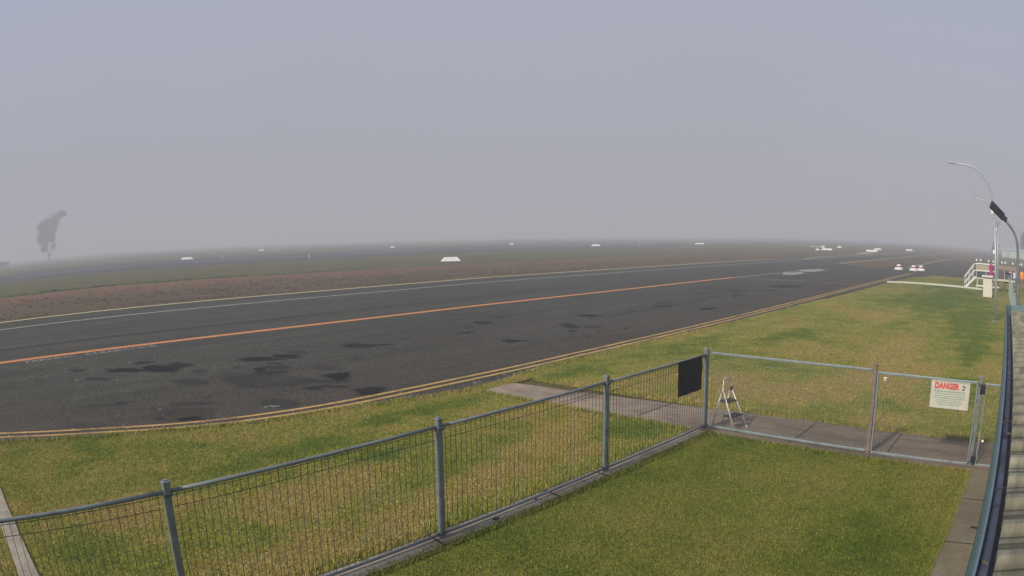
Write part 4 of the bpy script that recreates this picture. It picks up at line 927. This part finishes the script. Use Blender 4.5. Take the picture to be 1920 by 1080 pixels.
# ---- far shed, trees, distant building
sh = tag(empty('shed', (305, 5.0, 0)), 'long pale green shed with a low pitched roof, far off at the right', 'shed')
M_sh = plain('shed_wall', (.50, .58, .48), .8, var=.08, scale=1)
MB().box((4, 0, 1.45), (10, 13.5, 2.9)).build('wall', M_sh, sh)
MB().add([(-1.3, 7.4, 2.7), (-1.3, -7.2, 3.1), (4, -7.2, 4.0), (4, 7.4, 3.6), (9.3, 7.4, 2.7), (9.3, -7.2, 3.1), (4, -7.2, 3.0), (4, 7.4, 2.6)], [(0, 1, 2, 3), (3, 2, 5, 4), (0, 3, 4, 7), (1, 6, 5, 2), (0, 7, 6, 1), (7, 4, 5, 6)]).build('roof', plain('shed_roof', (.40, .46, .42), .6), sh)
for y in (-4.5, 3.5): MB().box((-1.06, y, 1.2), (.10, 2.6, 2.3)).build('door', plain('shed_door', (.36, .42, .36), .7), sh)
fb = tag(empty('hangar', (30, 352, 0)), 'faint grey flat building at the left edge, almost lost in the fog', 'building')
MB().box((0, 0, 1.5), (26, 9, 3.0)).build('wall', plain('hangar_wall', (.45, .47, .48), .8), fb); MB().box((0, 0, 3.05), (26.6, 9.6, .25)).build('roof', plain('hangar_roof', (.14, .15, .17), .7), fb)
for k in range(4): MB().box((-9 + 6 * k, -4.53, 1.3), (4, .08, 2.3)).build('door', plain('hangar_door', (.30, .33, .35), .7), fb)

M_bark = plain('bark', (.20, .17, .14), .9, var=.3, scale=2)
def leaf_mat(n, c):
    m = Mat(n); r_ = m.n('ShaderNodeNewGeometry').outputs['Random Per Island']
    return m.done(m.ramp(r_, [(0, tuple(v * .55 for v in c)), (.5, c), (1, tuple(min(1, v * 1.7) for v in c))]), .7, 0, .2)
def tree(base, trunks, clusters, nleaf, ls, label, cat='tree', lm=None, seed=1, name='tree'):
    r_ = tag(empty(name, base), label, cat); g = np.random.default_rng(seed); t = MB()
    for pts, ra in trunks: t.tube(smooth3(pts), [ra[0] + (ra[1] - ra[0]) * i / (4 * (len(pts) - 1)) for i in range(4 * (len(pts) - 1) + 1)], 8)
    t.build('trunk', M_bark, r_, True)
    tot = sum(c[3] * c[4] * c[5] for c in clusters); V = []
    for cx, cy, cz, rx, ry, rz_ in clusters:
        k = int(nleaf * rx * ry * rz_ / tot) + 30
        d_ = g.normal(size=(k, 3)); d_ /= np.linalg.norm(d_, axis=1)[:, None]; rr_ = g.random(k) ** .45
        sub = g.normal(size=(max(6, k // 70), 3)) * .5; c_ = d_ * rr_[:, None]; near = sub[g.integers(0, len(sub), k)]; c_ = (c_ * .62 + near * .50) * (1 + .22 * g.exponential(size=(k, 1)))
        V.append(np.array([cx, cy, cz]) + c_ * np.array([rx, ry, rz_]))
    P_ = np.concatenate(V); n = len(P_); a = g.normal(size=(n, 3)); a /= np.linalg.norm(a, axis=1)[:, None]; b = np.cross(a, g.normal(size=(n, 3))); b /= np.linalg.norm(b, axis=1)[:, None]
    s_ = ls * (.6 + .8 * g.random(n))[:, None]; v = np.stack([P_ - a * s_, P_ + b * s_ * .45, P_ + a * s_, P_ - b * s_ * .45], 1).reshape(-1, 3)
    me = bpy.data.meshes.new('crown'); me.vertices.add(4 * n); me.vertices.foreach_set('co', v.ravel()); me.loops.add(4 * n); me.loops.foreach_set('vertex_index', np.arange(4 * n))
    me.polygons.add(n); me.polygons.foreach_set('loop_start', np.arange(n) * 4); me.polygons.foreach_set('loop_total', np.full(n, 4)); me.update(); me.materials.append(lm)
    o = bpy.data.objects.new('crown', me); C.objects.link(o); o.parent = r_; return r_
LM = leaf_mat('gum_leaves', (.035, .048, .024)); LM2 = leaf_mat('dark_leaves', (.018, .026, .016))
# the gum tree: right vector seen from the camera is about +X -> offsets in x
TD = 440
tx, ty = .1870 * TD, .9823 * TD
U = TD * .00078                     # metres per photograph pixel at the tree
def tp(px, up_, dy=0): return (px * U, dy, up_ * U)
tree((tx, ty, 0), [([tp(0, -3), tp(0, 10), tp(-3, 22), tp(-6, 40), tp(-8, 58)], (.60, .16)), ([tp(0, 8), tp(4, 18), tp(5, 34), tp(10, 55), tp(22, 78)], (.48, .14)), ([tp(4, 20), tp(9, 32), tp(12, 40)], (.2, .06)), ([tp(-4, 30), tp(-12, 48), tp(-15, 62)], (.2, .06))],
     [(*tp(-11, 24), *[q * U for q in (7, 6, 9)]), (*tp(-14, 40), *[q * U for q in (10, 8, 12)]), (*tp(-4, 45), *[q * U for q in (10, 8, 12)]), (*tp(-15, 60), *[q * U for q in (9, 8, 9)]), (*tp(-2, 64), *[q * U for q in (12, 9, 11)]),
      (*tp(10, 62), *[q * U for q in (10, 8, 12)]), (*tp(8, 42), *[q * U for q in (6, 6, 12)]), (*tp(12, 27), *[q * U for q in (4, 4, 5)]), (*tp(16, 74), *[q * U for q in (11, 8, 7)]), (*tp(27, 80), *[q * U for q in (10, 7, 6)])],
     20000, .36, 'tall ragged gum tree leaning right, a faint silhouette in the fog at the left', lm=LM, seed=4)
tree((335, -3.0, 0), [([(0, 0, -.2), (0, 0, 3), (0, .5, 7)], (.5, .2))], [(0, 0, 4, 4, 4.5, 3.5), (0, .8, 8, 4, 3.6, 4), (0, -1.5, 11, 4, 3, 3), (0, -5, 8, 4, 5, 6)], 7000, .45, 'large dark bushy tree at the right edge behind the pale shed', lm=LM2, seed=8)
tree((322, 16.6, 0), [([(0, 0, -.2), (0, 0, 1.5), (0, .2, 3)], (.2, .1))], [(0, 0, 3.2, 2, 2, 1.7), (0, -.9, 4.6, 1.5, 1.4, 1.2), (0, 1.0, 2.0, 1.5, 1.2, 1.2)], 1800, .3, 'small dark round bush left of the pale shed behind the lamp poles', 'bush', LM2, 9, 'bush')

# ---- the fog itself
hz = MB().box((100, 100, 14.0), (3200, 3200, 30.0)).build('haze', None)
hm = bpy.data.materials.new('haze_air'); hm.use_nodes = True; nt = hm.node_tree; nt.nodes.clear()
pv = nt.nodes.new('ShaderNodeVolumePrincipled'); oo = nt.nodes.new('ShaderNodeOutputMaterial'); nt.links.new(pv.outputs[0], oo.inputs['Volume'])
pv.inputs['Density'].default_value = .0030; pv.inputs['Color'].default_value = (.77, .765, .81, 1); pv.inputs['Anisotropy'].default_value = 0.0
hz.data.materials.clear(); hz.data.materials.append(hm); tag(hz, 'even pale morning fog lying over the whole airfield', 'fog', kind='stuff')
